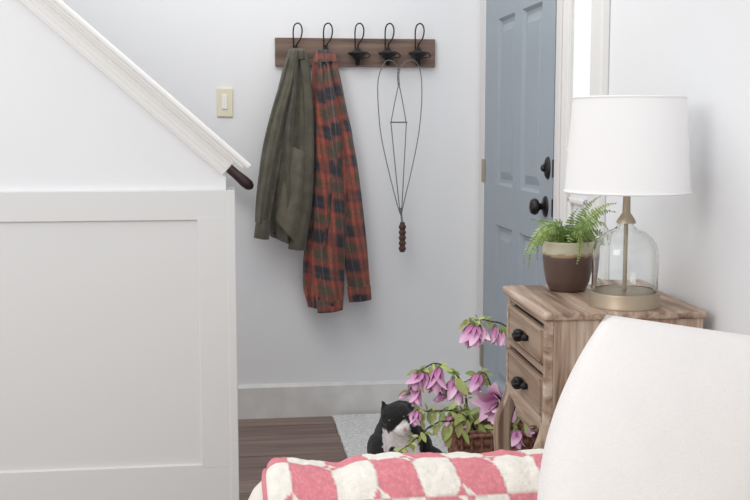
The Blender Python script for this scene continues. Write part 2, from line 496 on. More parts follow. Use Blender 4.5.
# ================================================================== STAIR HANDRAIL
e1 = onY(252, 188, -.075); e0 = onY(235, 173.5, -.075)
d = Vector((1, 0, slo)).normalized()
s = e1-d*1.5
hr = empty('stair_handrail', (e1.x-.05, -.075, e1.z-.05), 'dark brown wooden handrail end poking out under the sloping white stair trim', 'handrail')
bm = B()
pts = [s+d*t for t in (0, .4, .8, 1.1, 1.3, 1.42, 1.46, 1.485, 1.497, 1.503)]
add_tube(bm, pts, [.0185]*5+[.0185, .0215, .0205, .014, .004], 14)
obj('rail', bm, M['railwood'], hr, smooth=60)
for t in (.25, 1.2):
    p = s+d*t
    bm = B(); add_tube(bm, spline([p+Vector((0, 0, -.015)), p+Vector((0, .01, -.05)), p+Vector((0, .055, -.06)), p+Vector((0, .0745, -.06))], 5), .006, 8)
    add_lathe(bm, [(0, 0), (.028, 0), (.024, .006), (0, .007)], (p.x, -.0005, p.z-.06), 16, (0, -1, 0))
    obj('wall_bracket', bm, M['iron'], hr, smooth=50)

# ================================================================== LIGHT SWITCH
a, b = onY(216.6, 88, 0), onY(233.2, 117, 0)
sw = empty('light_switch', ((a.x+b.x)/2, -.001, b.z), 'almond light switch plate with white rocker on the wall above the stair trim', 'light switch')
obj('switch_plate', box(a.x, -.008, b.z, b.x, -.0005, a.z, .003), M['plate'], sw)
c = (a+b)/2
obj('rocker', box(c.x-.012, -.012, c.z-.026, c.x+.010, -.006, c.z+.030, .002), M['rocker'], sw)
for dz in (-.047, .047):
    bm = B(); add_lathe(bm, [(0, 0), (.003, 0), (.003, .0012), (0, .0015)], (c.x, -.0078, c.z+dz), 10, (0, -1, 0))
    obj('screw', bm, M['plate'], sw)

# ================================================================== COAT RACK
a, b = onY(275, 37.6, -.02), onY(435, 68, -.02)
rz0, rz1 = onY(355, 66.6, -.02).z, onY(355, 38.4, -.02).z
rk = empty('coat_rack', ((a.x+b.x)/2, -.001, rz0), 'dark stained wooden board with five wire coat hooks mounted on the wall', 'coat rack')
obj('backboard', box(a.x, -.022, rz0, b.x, -.0008, rz1, .002), M['rack'], rk)
HX = []
for i, px in enumerate((295.3, 325.5, 356.8, 386.8, 416.8)):
    k = onY(px, 54, -.035); HX.append(k)
    x, z = k.x, k.z
    bm = B()
    # tall wire loop, pinched at the bottom
    lp = [(-.004, -.030, -.02), (-.006, -.036, .02), (-.007, -.040, .05), (-.008, -.046, .085), (-.003, -.049, .108), (.010, -.050, .116), (.021, -.050, .108), (.026, -.049, .090),
          (.023, -.047, .066), (.014, -.044, .048), (.006, -.038, .036), (.005, -.034, .02), (.004, -.030, -.02)]
    add_tube(bm, spline([(x+p[0], p[1], z+p[2]) for p in lp], 5), .0027, 8)
    hk = obj('hook', bm, M['iron'], rk, smooth=60)
    bm = B(); rs_ = .42 if i < 2 else 1; yk, zk = (-.0405, z+.012) if i < 2 else (-.0605, z)
    add_lathe(bm, [(r_*rs_, h_) for r_, h_ in [(0, .022), (.009, .02), (.014, .012), (.024, .008), (.036, .004), (.038, 0), (.034, -.004), (.022, -.012), (.014, -.020), (.010, -.026), (.009, -.044), (.005, -.047), (0, -.047)]], (x, yk, zk), 28)
    obj('hook_collar', bm, M['iron'], hk, smooth=50)
    bm = B()
    if i >= 2:
        add_tube(bm, spline([(x+.02, -.07, z+.006), (x+.036, -.078, z+.002), (x+.046, -.080, z-.008), (x+.040, -.080, z-.016), (x+.026, -.078, z-.016), (x+.012, -.074, z-.022)], 5), .0024, 8)
    if i >= 2: add_tube(bm, [(x, -.021, z-.035), (x, -.056, z-.035)], .0045, 8)
    if i >= 2: obj('side_loop', bm, M['iron'], hk, smooth=60)
    else: bm.free()

# ================================================================== GARMENTS
def resample(rows, m):
    n = len(rows)
    flat = [Vector(r[:3]) for r in rows]
    A = spline([Vector((r[0], r[1], 0)) for r in rows], m); Bp = spline([Vector((r[2], r[3], 0)) for r in rows], m); D = spline([Vector((r[4], 0, 0)) for r in rows], m)
    return [(A[i].x, A[i].y, Bp[i].x, Bp[i].y, max(.004, D[i].x)) for i in range(len(A))]

def drape(rows, Yb, folds, n=44, m=9, seed=0, power=.55, crumple=.003, hem=.0):
    """cloth hanging in a flattened tube: rows give left edge, right edge (both as seen on the photo) and depth; folds = (count, size, phase, drift)"""
    bm = B(); R = resample(rows, m); rings = []; uv = []
    vlen = 0; last = None
    for i, (xl, yl, xr, yr, dep) in enumerate(R):
        L, Rt = onY(xl, yl, Yb), onY(xr, yr, Yb)
        mid = (L+Rt)/2
        if last is not None: vlen += (mid-last).length
        last = mid
        w = (Rt-L).length; ring = []; u = 0; prev = None
        f = i/(len(R)-1)
        for k in range(n+1):
            t = k/n
            p = L.lerp(Rt, t)
            y = dep*(math.sin(PI*t)**power if 0 < t < 1 else 0)
            for (cnt, amp, ph, dr) in folds:
                y += amp*min(1, dep/.03)*math.sin(PI*t)**.5*math.sin(2*PI*(cnt*t+ph+dr*f)) if 0 < t < 1 else 0
            nn = noise.noise(Vector((p.x*14+seed*3.1, p.z*9, seed)))+.5*noise.noise(Vector((p.x*34, p.z*26+seed, seed*2)))
            y += crumple*nn*math.sin(PI*t)
            co = Vector((p.x, Yb-max(y, -.006*math.sin(PI*t)), p.z+hem*noise.noise(Vector((t*4, seed, 0)))*f))
            if prev is not None: u += (co-prev).length
            prev = co
            ring.append(bm.verts.new(co)); uv.append(((t-.5)*w*1.15+.012*(y-dep*.7), vlen))
        for k in range(n-1, 0, -4):
            t = k/n; p = L.lerp(Rt, t)
            ring.append(bm.verts.new((p.x, Yb+.008*math.sin(PI*t), p.z))); uv.append((w*(t-.5), vlen))
        rings.append(ring)
    for a, b in zip(rings[:-1], rings[1:]):
        q = len(a)
        for k in range(q): bm.faces.new((a[k], b[k], b[(k+1) % q], a[(k+1) % q]))
    bm.faces.new(rings[0])
    # the hem is turned under
    inner = [bm.verts.new(v.co*.9+sum((w.co for w in rings[-1]), Vector())/len(rings[-1])*.1+Vector((0, 0, .012))) for v in rings[-1]]
    q = len(inner)
    for k in range(q): bm.faces.new((rings[-1][k], inner[k], inner[(k+1) % q], rings[-1][(k+1) % q]))
    bm.faces.new(list(reversed(inner)))
    uv += [uv[len(uv)-q+k] for k in range(q)]
    bmesh.ops.recalc_face_normals(bm, faces=bm.faces)
    return bm, uv

# olive shirt on the first hook
OY = -.082
t0 = onY(297, 50, OY)
ol = empty('hanging_shirt', (t0.x, OY, t0.z-.02), 'olive green button shirt hanging from the first hook of the rack', 'shirt')
bm, _ = drape([(289, 51, 306, 51, .03), (285, 60, 308.5, 60, .04), (280, 80, 311.5, 80, .05), (274, 105, 313, 105, .055), (268, 130, 314, 130, .06), (266, 160, 314.5, 160, .062), (267, 190, 313, 191, .06), (268, 220, 309, 224, .055), (270, 236, 306, 249, .05)],
              OY, [(2.5, .018, .15, .15), (4.5, .009, .4, -.3)], seed=2, crumple=.008)
body = obj('shirt_body', bm, M['olive'], ol, smooth=70)
bm, _ = drape([(287, 58, 299, 57, .02), (279, 85, 296, 85, .028), (271, 112, 289, 115, .032), (263, 145, 284, 148, .034), (258, 180, 277, 184, .034), (255.5, 205, 272.5, 210, .032), (255, 222, 270, 224, .03)],
              OY-.045, [(1.5, .010, .3, .4), (3, .005, 0, .5)], seed=3, n=30, crumple=.007)
sl = obj('sleeve', bm, M['olive'], ol, smooth=70)
bm, _ = drape([(256.5, 217, 270.5, 221, .034), (255, 228, 270, 231, .036), (253.6, 237.5, 269, 239.5, .034)], OY-.047, [(1.5, .004, .3, 0)], seed=4, n=24, crumple=.002)
obj('cuff', bm, M['olive'], sl, smooth=70)
# button placket that turns back in a pointed flap
bm, _ = drape([(292, 146, 305, 152, .010), (287, 165, 305, 168, .02), (281, 190, 304, 195, .024), (277, 212, 301, 222, .024), (276, 221, 297, 241, .02), (281, 226, 293, 241, .012), (287, 232, 291, 238, .006)], OY-.055, [(1.4, .005, .1, .3)], seed=5, n=26)
obj('front_flap', bm, M['olive2'], ol, smooth=70)
bm, _ = drape([(300, 60, 308, 60, .01), (303, 100, 312.5, 100, .016), (304, 150, 314, 150, .02), (300, 195, 312.5, 196, .022), (291, 230, 308, 232, .022), (288, 249, 305, 250.5, .02)], OY-.045, [(1.2, .006, .2, .2)], seed=6, n=24)
obj('sleeve', bm, M['olive'], ol, smooth=70)
# small buttons on the flap
bm = B()
p = onY(274.5, 233, OY-.092); add_lathe(bm, [(0, 0), (.005, 0), (.005, .002), (0, .0025)], p, 10, (0, -1, 0))
obj('button', bm, M['iron'], sl, smooth=40)
# collar bunched over the hook
bm, _ = drape([(289.5, 48.5, 305, 49, .03), (288, 52, 306.5, 52, .048), (286, 60, 308, 60, .052)], OY-.001, [(3, .005, .2, 0)], seed=8, n=30, crumple=.002)
obj('collar', bm, M['olive'], ol, smooth=70)

# plaid shirt on the second hook
RED, NAVY, OLV, PALE = (172, 86, 70), (54, 54, 61), (106, 92, 68), (150, 144, 142)
def band(x, seq, per, soft=.006):
    x = x % per
    for k, (a, c) in enumerate(seq):
        b = seq[k+1][0] if k+1 < len(seq) else per
        if a <= x < b:
            nx = seq[(k+1) % len(seq)][1]
            return mix(c, nx, smoothstep(b-soft, b, x))
    return seq[-1][1]
ROW = ((0, NAVY), (.050, RED), (.074, OLV), (.112, RED))
def plaid(u, v):
    r_ = band(v, ROW, .136, .010)
    x = u % .108
    inred = smoothstep(.054, .064, x)*(1-smoothstep(.098, .108, x))      # reddish columns between the dark ones
    c = mix(mix(r_, NAVY, .34), mix(r_, RED, .66), inred)
    c = mix(c, NAVY, .30*(1-smoothstep(.004, .009, abs(x-.081))))
    c = mix(c, PALE, .38*(1-smoothstep(.001, .0035, abs(x-.028))))
    vv = v % .136
    c = mix(c, PALE, .14*(1-smoothstep(.001, .004, abs(vv-.025))))
    return c
def plaid_obj(name, rows, Yb, folds, parent, du=0, dv=0, skew=0, **k):
    bm, uv = drape(rows, Yb, folds, **k)
    o = obj(name, bm, M['plaid'], parent, smooth=70)
    def f(i, co):
        u, v = uv[i]; u2 = u+du+skew*v; v2 = v+dv
        c = plaid(u2, v2)
        return c
    set_col(o.data, f)
    return o
PY = -.064
t0 = onY(326, 51, PY)
pl = empty('hanging_shirt', (t0.x, PY, t0.z-.02), 'red and navy plaid flannel shirt hanging from the second hook beside the olive shirt', 'shirt')
plaid_obj('shirt_body', [(316, 53, 334, 53, .026), (312.5, 62, 337, 62, .036), (312, 85, 342, 85, .045), (312.8, 110, 347, 110, .05), (313.5, 140, 353, 140, .054), (313, 180, 352, 180, .054), (308.8, 222, 348, 222, .05), (304, 250, 344, 254, .044), (303, 285, 338, 286, .036), (308, 307, 328, 308, .028)],
          PY, [(2, .014, .2, .2), (5, .006, .3, -.4)], pl, du=.02, crumple=.008, seed=11, n=70, m=12)
s1 = plaid_obj('sleeve', [(318, 60, 329, 60, .014), (316, 90, 332, 92, .020), (315.5, 125, 337, 130, .026), (315.5, 165, 342, 172, .032), (314, 205, 345, 212, .034), (312.5, 240, 345, 247, .034), (312, 270, 344.5, 275, .032), (315, 292, 344, 294, .03), (317, 306, 343, 304, .026)],
          PY-.034, [(1.3, .010, .1, .5), (3, .005, .2, .3)], pl, crumple=.006, du=.045, dv=.015, skew=-.12, seed=12, n=56, m=12)
plaid_obj('cuff', [(316.5, 300, 343.5, 299, .03), (317, 307, 343.4, 304, .031), (317.5, 313, 343, 309.8, .028)], PY-.036, [(1.5, .003, .2, .2)], s1, du=.06, dv=.09, seed=13, n=40, m=8)
s2 = plaid_obj('sleeve', [(326, 62, 335.5, 62, .012), (333, 95, 343.5, 95, .018), (338, 130, 351, 130, .022), (340, 165, 357.5, 165, .026), (341, 200, 362, 200, .028), (342, 235, 366, 235, .029), (345, 265, 368.5, 265, .028), (347.5, 285, 370, 284, .026), (348.5, 295, 371, 293, .025)],
          PY-.022, [(1.2, .009, .4, .3), (2.5, .004, .1, .2)], pl, crumple=.006, du=.02, dv=.045, skew=-.1, seed=14, n=44, m=12)
plaid_obj('cuff', [(347, 287, 370.5, 285, .028), (348, 295, 371.2, 293, .029), (349, 302, 371.5, 299.5, .026)], PY-.024, [(1.5, .004, .2, .2)], s2, du=.03, dv=.1, seed=15, n=36, m=8)
plaid_obj('collar', [(317, 50, 333, 50, .03), (315.5, 54, 335, 54, .048), (313, 63, 337, 62, .054)], PY-.001, [(3, .005, .2, 0)], pl, du=.03, dv=.03, seed=16, n=44, m=6)

# ================================================================== WIRE RUG BEATER
BY = -.086
def w(px, py, y=BY): return onY(px, py, y)
bt = empty('hanging_rug_beater', w(401, 252), 'twisted wire rug beater with turned dark wooden handle hanging from the last two hooks', 'rug beater')
bm = B()
left = [(400.2, 214), (396, 200), (388, 168), (381, 135), (378.2, 105), (377.8, 85), (379.5, 74), (382.5, 66), (386.3, 61), (390, 60.3), (394, 62.2), (397.3, 66), (398.8, 70)]
right = [(401.4, 214), (404.5, 200), (412, 168), (418.5, 135), (421.5, 105), (421.8, 85), (420.8, 74), (418.6, 66), (415.2, 61), (411, 60), (406, 61.6), (401.3, 66), (398.8, 70)]
for L in (left, right): add_tube(bm, spline([w(*p) for p in L], 5), .0019, 6)
obj('outer_wire', bm, M['wire'], bt, smooth=80)
bm = B()
for sgn in (-1, 1):
    L = [(398.8, 84), (398.8+sgn*2.5, 95), (398.6+sgn*7.3, 121), (398.8+sgn*7.3, 128), (399.6+sgn*4.5, 165), (400.6+sgn*1.4, 205), (400.8, 215)]
    add_tube(bm, spline([w(p[0], p[1], BY+.001*sgn) for p in L], 5), .0019, 6)
obj('inner_wire', bm, M['wire'], bt, smooth=80)
bm = B(); add_tube(bm, [w(390.2, 122.3, BY-.003), w(407.3, 122.3, BY-.003)], .0027, 6)
obj('crossbar', bm, M['wire'], bt, smooth=80)
for sgn in (0, 1):
    bm = B(); pts = []
    for k in range(33):
        t = k/32; p = w(398.8-.6*math.sin(PI*t), 69+t*15.5); an = 2*PI*(3.5*t+.5*sgn)
        pts.append(p+Vector((math.cos(an)*.0038, math.sin(an)*.0038, 0)))
    add_tube(bm, pts, .0018, 6)
    obj('wire_twist', bm, M['wire'], bt, smooth=80)
    bm = B(); pts = []
    for k in range(25):
        t = k/24; p = w(400.6+1.6*t, 208+t*15); an = 2*PI*(3*t+.5*sgn)
        pts.append(p+Vector((math.cos(an)*.003, math.sin(an)*.003, 0)))
    add_tube(bm, pts, .0019, 6)
    obj('wire_twist', bm, M['wire'], bt, smooth=80)
h1, h0 = w(402, 222), w(402.3, 252)
bm = B(); H = h1.z-h0.z
prof = [(0, 0), (.009, 0)]
for k in range(5):
    z0 = H*(.03+k*.18); prof += [(.0105, z0), (.0145, z0+H*.06), (.0145, z0+H*.11), (.0105, z0+H*.165)]
prof += [(.010, H*.95), (.008, H), (0, H)]
add_lathe(bm, prof, h0, 18)
obj('handle', bm, M['handle'], bt, smooth=50)

# ================================================================== RUG
RX0, RX1, RY0, RY1 = .39, .945, -1.02, -.045
bm = B(); nx, ny = 40, 60
grid = [[bm.verts.new((RX0+(RX1-RX0)*i/nx+.004*noise.noise(Vector((j*.4, i*.1, 0)))*(1 if i in (0, nx) else 0), RY0+(RY1-RY0)*j/ny, .012+.0015*noise.noise(Vector((i*.5, j*.5, 3))))) for j in range(ny+1)] for i in range(nx+1)]
for i in range(nx):
    for j in range(ny): bm.faces.new((grid[i][j], grid[i+1][j], grid[i+1][j+1], grid[i][j+1]))
edge = [e for e in bm.edges if len(e.link_faces) == 1]
ex = bmesh.ops.extrude_edge_only(bm, edges=edge)
for v in ex['geom']:
    if isinstance(v, bmesh.types.BMVert): v.co.z = .001
rug = obj('rug', bm, M['rug'], None, loc=((RX0+RX1)/2, (RY0+RY1)/2, 0), smooth=60)
tag(rug, 'white woven cotton rug on the brown floor beneath the cat', 'rug')
bm = box(RX0-.004, RY1-.001, .001, RX1, RY1+.014, .008, .002)
M['rughem'] = mat('rug_hem', (206, 200, 190), .9, bump=.4, bscale=200)
obj('hem', bm, M['rughem'], rug)

# ================================================================== CAT
def remesh_object(name, bm, voxel, smooth_it):
    me = bpy.data.meshes.new('tmp'); bm.to_mesh(me); bm.free()
    o = bpy.data.objects.new('tmp', me); COL.objects.link(o)
    r = o.modifiers.new('r', 'REMESH'); r.mode = 'VOXEL'; r.voxel_size = voxel
    s_ = o.modifiers.new('s', 'SMOOTH'); s_.factor = .5; s_.iterations = smooth_it
    dg = bpy.context.evaluated_depsgraph_get()
    m2 = bpy.data.meshes.new_from_object(o.evaluated_get(dg))
    bpy.data.objects.remove(o); bpy.data.meshes.remove(me)
    b2 = bmesh.new(); b2.from_mesh(m2); bpy.data.meshes.remove(m2)
    return b2
CY = -.78
cb = onZ(401, 470, .014); cb = Vector((onY(402, 470, CY).x, CY, .0165))
def cpt(px, py, y): # point of the cat at y metres from its middle toward the room
    return onY(px, py, CY-y)
bm = B()
K = lambda px, py, y: cpt(px, py, y)
E3 = lambda px, py, y, r, rot=None: add_ellipsoid(bm, K(px, py, y), r, rot)
Rx = lambda a: Matrix.Rotation(a, 3, 'X'); Ry = lambda a: Matrix.Rotation(a, 3, 'Y')
zb = .0165
add_ellipsoid(bm, (cb.x+.005, CY+.08, zb+.085), (.090, .115, .086))                 # rump
add_ellipsoid(bm, (cb.x, CY+.02, zb+.125), (.080, .085, .105))              # chest and back
add_ellipsoid(bm, (cb.x-.004, CY-.035, zb+.12), (.062, .058, .09))            # breast
for sx in (-1, 1):
    add_ellipsoid(bm, (cb.x+sx*.078, CY+.045, zb+.055), (.034, .082, .056))       # thighs
    add_ellipsoid(bm, (cb.x+sx*.082, CY-.035, zb+.015), (.022, .045, .016))       # hind paws
    add_tube(bm, [(cb.x+sx*.036, CY-.055, zb+.13), (cb.x+sx*.034, CY-.072, zb+.07), (cb.x+sx*.033, CY-.082, zb+.018)], [.029, .021, .018], 12)
    add_ellipsoid(bm, (cb.x+sx*.033, CY-.098, zb+.015), (.020, .030, .0155))      # front paws
hc = K(396.5, 416.5, .10)
add_tube(bm, [(cb.x-.003, CY-.01, zb+.17), ((cb.x+hc.x)/2, CY-.06, hc.z-.015), (hc.x, hc.y+.02, hc.z)], [.058, .05, .042], 14)
add_ellipsoid(bm, hc, (.053, .048, .045))
mz = K(402, 430, .14)
add_ellipsoid(bm, mz, (.027, .026, .022))
add_ellipsoid(bm, K(393, 425, .125), (.027, .022, .022)); add_ellipsoid(bm, K(408, 424, .125), (.024, .022, .022))
for px, py, lean in ((384.5, 407.5, -.35), (410, 407, .35)):
    p = K(px, py, .09)
    ebm = bmesh.ops.create_cone(bm, cap_ends=True, segments=12, radius1=.023, radius2=.004, depth=.042,
                                matrix=Matrix.Translation(p+Vector((0, 0, .004))) @ Matrix.Rotation(lean, 4, 'Y') @ Matrix.Diagonal((1, .5, 1, 1)))
tail = spline([(cb.x+.05, CY+.17, zb+.03), (cb.x+.12, CY+.12, zb+.02), (cb.x+.135, CY+.02, zb+.018), (cb.x+.10, CY-.06, zb+.018), (cb.x+.06, CY-.10, zb+.017)], 5)
add_tube(bm, tail, [.022]*(len(tail)-3)+[.02, .016, .009], 10)
bmesh.ops.recalc_face_normals(bm, faces=bm.faces)
bm = remesh_object('cat', bm, .0055, 4)
for v in bm.verts:
    nn = noise.noise(v.co*70)*.0016+noise.noise(v.co*160)*.001
    v.co += v.normal*nn
cat = obj('cat', bm, M['cat'], None, loc=cb, smooth=180)
tag(cat, 'black and white cat sitting with bowed head on the white rug', 'cat')
def proj(co):
    v = co-CAM; c, s_ = math.cos(YAW), math.sin(YAW)
    x = v.x*c-v.y*s_; fy = v.x*s_+v.y*c
    dd = fy*math.cos(PITCH)-v.z*math.sin(PITCH); y = fy*math.sin(PITCH)+v.z*math.cos(PITCH)
    return 375+F*x/dd, 250-F*y/dd
def inpoly(x, y, P):
    r = False; j = len(P)-1
    for i in range(len(P)):
        if (P[i][1] > y) != (P[j][1] > y) and x < (P[j][0]-P[i][0])*(y-P[i][1])/(P[j][1]-P[i][1])+P[i][0]: r = not r
        j = i
    return r
BLK, WHT, PNK = (30, 29, 32), (240, 235, 232), (214, 160, 158)
FRONT = [(381, 426), (389, 433), (396, 428), (403, 421), (406, 419.5), (409, 424), (411, 431), (417, 440), (421, 455), (418, 480), (384, 480), (384, 452), (379, 440)]
PATCH = [(388.5, 449), (392, 445.5), (395, 449), (395.5, 456), (389, 457)]
def catcol(i, co):
    p = co+cb
    # markings are fixed to the body: laid out on its front (x, z) and only on the side that faces the room
    q = Vector((p.x, min(p.y, CY-.0), p.z))
    x, y = proj(p)
    x += 1.2*noise.noise(p*90); y += 1.2*noise.noise(p*90+Vector((5, 0, 0)))
    if p.y < CY-.02 and inpoly(x, y, FRONT) and not inpoly(x, y, PATCH):
        c = WHT
        if (p-K(406, 430, .165)).length < .008: c = PNK
        return c
    if p.z < zb+.03 and p.y < CY-.06: return WHT
    return BLK
set_col(cat.data, catcol)
from mathutils.bvhtree import BVHTree
cb2 = bmesh.new(); cb2.from_mesh(cat.data); bmesh.ops.translate(cb2, verts=cb2.verts, vec=cb); ct = BVHTree.FromBMesh(cb2); cb2.free()
M['eye'] = mat('cat_eye', (92, 88, 52), .15)
for px, py in ((389.5, 420.5), (404, 416.5)):
    h = ct.ray_cast(CAM, ray(px, py).normalized())
    if h[0] is not None:
        bm = B(); add_ellipsoid(bm, h[0]-h[1]*.0015, (.0062, .004, .0034), u=14, v=8)
        obj('eye', bm, M['eye'], cat, smooth=180)

# ================================================================== BASKET OF MAGNOLIA BRANCHES
KB = Vector((onY(494, 440, -1.22).x, -1.22, .0))
BH = onY(475, 432, -1.30).z
bk = empty('flower_basket', KB, 'brown wicker basket on the floor behind the dresser leg holding magnolia branches', 'basket')
def rrect(hx, hy, r, n=6):
    out = []
    for cx, cy, a0 in ((hx-r, hy-r, 0), (-hx+r, hy-r, PI/2), (-hx+r, -hy+r, PI), (hx-r, -hy+r, 1.5*PI)):
        for k in range(n+1): out.append((cx+r*math.cos(a0+PI/2*k/n), cy+r*math.sin(a0+PI/2*k/n)))
    return out
bm = B(); rings = []
for hx, hy, z in ((.105, .075, .0), (.108, .078, .01), (.118, .084, BH*.5), (.126, .09, BH-.012), (.126, .09, BH), (.116, .080, BH), (.114, .078, BH-.02), (.10, .07, .02)):
    rings.append([bm.verts.new((KB.x+p[0], KB.y+p[1], z+.0005)) for p in rrect(hx, hy, .02)])
for a, b in zip(rings[:-1], rings[1:]):
    for k in range(len(a)): bm.faces.new((a[k], a[(k+1) % len(a)], b[(k+1) % len(a)], b[k]))
bm.faces.new(list(reversed(rings[0]))); bm.faces.new(rings[-1])
bmesh.ops.recalc_face_normals(bm, faces=bm.faces)
obj('basket_body', bm, M['wicker'], bk, smooth=50)
bm = B()
pts = [Vector((KB.x+p[0]*1.0, KB.y+p[1], BH-.004)) for p in rrect(.127, .091, .022, 8)]
for ph in (0, PI):
    L = []
    n = len(pts)
    for k in range(n*3):
        a = pts[(k//3) % n].lerp(pts[(k//3+1) % n], (k % 3)/3); an = k*.55+ph
        out = (a-Vector((KB.x, KB.y, a.z))).normalized()
        L.append(a+out*math.cos(an)*.006+Vector((0, 0, math.sin(an)*.006)))
    add_tube(bm, L, .0062, 6, closed=True)
obj('braided_rim', bm, M['wickrim'], bk, smooth=70)
bm = B()
for z in (.25, .45, .65, .8):
    zz = BH*z; g = .105+(.126-.105)*z; h = .075+.015*z
    add_tube(bm, [Vector((KB.x+p[0], KB.y+p[1], zz)) for p in rrect(g+.002, h+.002, .02)], .0045, 6, closed=True)
for k in range(9):
    x = KB.x-.10+.025*k
    add_tube(bm, [(x, KB.y-.077, .004), (KB.x+(x-KB.x)*1.18, KB.y-.093, BH-.01)], .004, 6)
for k in range(6):
    y = KB.y-.06+.024*k
    for sx in (-1, 1): add_tube(bm, [(KB.x+sx*.107, y, .004), (KB.x+sx*.1285, KB.y+(y-KB.y)*1.18, BH-.01)], .004, 6)
obj('wicker_stakes', bm, M['wickrim'], bk, smooth=70)

def add_petal(bm, cols, base, axis, side, L, Wd, open_, curl, c0, c1, nu=5, nv=9):
    """one cupped petal from base along axis, leaning out to side"""
    axis = axis.normalized(); side = (side-axis*side.dot(axis)).normalized(); tang = axis.cross(side)
    g = []
    for j in range(nv+1):
        t = j/nv
        out = math.sin(open_*(.35+.65*t))*t*L*.9+.12*L*math.sin(PI*min(1, t*1.1))*.6-curl*t*t*t*L
        along = math.cos(open_*(.35+.65*t))*t*L
        wd = Wd*(math.sin(PI*(t**.75*.93+.03))**.8)
        row = []
        for i in range(nu+1):
            s_ = i/nu*2-1
            p = base+axis*along+side*(out-.35*wd*s_*s_)+tang*(s_*wd)
            row.append(bm.verts.new(p)); k_ = smoothstep(.05, .95, t)
            cols.append(mix(c0, c1, min(1, k_+.12*abs(s_))))
        g.append(row)
    for j in range(nv):
        for i in range(nu): bm.faces.new((g[j][i], g[j][i+1], g[j+1][i+1], g[j+1][i]))

DEEP, MID, LIGHT = (190, 116, 168), (222, 162, 204), (240, 210, 228)
def flower(parent, base, tip, width=.020, open_=.45, petals=6, tone=0, rot=0):
    for attempt in range(12):
        sh = Vector((0, OFF[parent]-.007*attempt, 0))
        base_, tip_ = Vector(base)+sh, Vector(tip)+sh
        ax = tip_-base_; L = ax.length; ax.normalize()
        s0 = ax.orthogonal().normalized(); t0 = ax.cross(s0)
        bm = B(); cols = []
        for k in range(petals):
            an = 2*PI*k/petals+rot+rnd.uniform(-.15, .15)
            op = 1.3*open_*(.55 if k % 2 else 1.0)*rnd.uniform(.85, 1.15)
            c0 = mix(DEEP, MID, tone*.5+rnd.uniform(0, .3)); c1 = mix(MID, LIGHT, .25+tone*.7+rnd.uniform(0, .35))
            add_petal(bm, cols, base_, ax, s0*math.cos(an)+t0*math.sin(an), L*rnd.uniform(.92, 1.06), 1.15*width*rnd.uniform(.85, 1.1), op, rnd.uniform(-.12, .06), c0, c1)
        cb_ = B(); add_lathe(cb_, [(0, -.006), (.0045, -.004), (.006, .003), (.004, .010), (0, .013)], base_, 10, ax)
        if clear_of(bm, parent) and clear_of(cb_, parent): break
        if attempt < 11: bm.free(); cb_.free()
    PLACED.append((parent, tree_of(bm))); PLACED.append((parent, tree_of(cb_)))
    o = obj('flower', bm, M['petal'], parent, smooth=180)
    set_col(o.data, lambda i, co: cols[i])
    obj('calyx', cb_, M['greenstem'], o, smooth=60)
    return o

LG = [(156, 174, 96), (138, 160, 84), (178, 190, 116), (122, 140, 78), (160, 160, 98)]
def add_leaf(bm, cols, base, dirv, L, Wd, droop=.3):
    d_ = dirv.normalized(); sd = d_.cross(Vector((rnd.uniform(-.5, .5), rnd.uniform(-1, -.2), rnd.uniform(.2, 1)))).normalized(); nn = sd.cross(d_)
    c = rnd.choice(LG); g = []
    for j in range(7):
        t = j/6; wd = Wd*math.sin(PI*(t*.96+.02))**.8*(1-.25*t)
        row = []
        for s_ in (-1, 0, 1):
            row.append(bm.verts.new(base+d_*L*t+sd*wd*s_+nn*(.25*wd*abs(s_))+Vector((0, 0, -droop*L*t*t))))
            cols.append(mix(c, (188, 196, 130), .25 if s_ == 0 else .0))
        g.append(row)
    for j in range(6):
        for i in range(2): bm.faces.new((g[j][i], g[j][i+1], g[j+1][i+1], g[j+1][i]))

G_BR = 'magnolia branches in the wicker basket'
from mathutils.bvhtree import BVHTree
PLACED = []                                  # (owner, tree) of everything already standing in the basket
def tree_of(bm): return BVHTree.FromBMesh(bm)
def clear_of(bm, owner):
    t = tree_of(bm)
    return not any(o_ is not owner and t.overlap(q_) for o_, q_ in PLACED)
def world_tree(o):
    b_ = bmesh.new(); b_.from_mesh(o.data); bmesh.ops.translate(b_, verts=b_.verts, vec=ORG[o]); t = BVHTree.FromBMesh(b_); b_.free(); return t
for c_ in bk.children: PLACED.append((bk, world_tree(c_)))
def leaf_clear(bm, cols, a, dv_, L, Wd, droop, owner):
    for k in range(14):
        b_ = bmesh.new(); c_ = []; sh = Vector((0, -.007*k, .002*k))
        if k: a2 = a+sh
        else: a2 = a
        add_leaf(b_, c_, a2, dv_, L, Wd, droop)
        if clear_of(b_, owner):
            me = bpy.data.meshes.new('tmp'); b_.to_mesh(me); b_.free(); bm.from_mesh(me); bpy.data.meshes.remove(me); cols += c_
            return True
        b_.free(); dv_ = dv_+Vector((rnd.uniform(-.4, .4), -.3, rnd.uniform(-.2, .5)))*dv_.length*.6
    return False

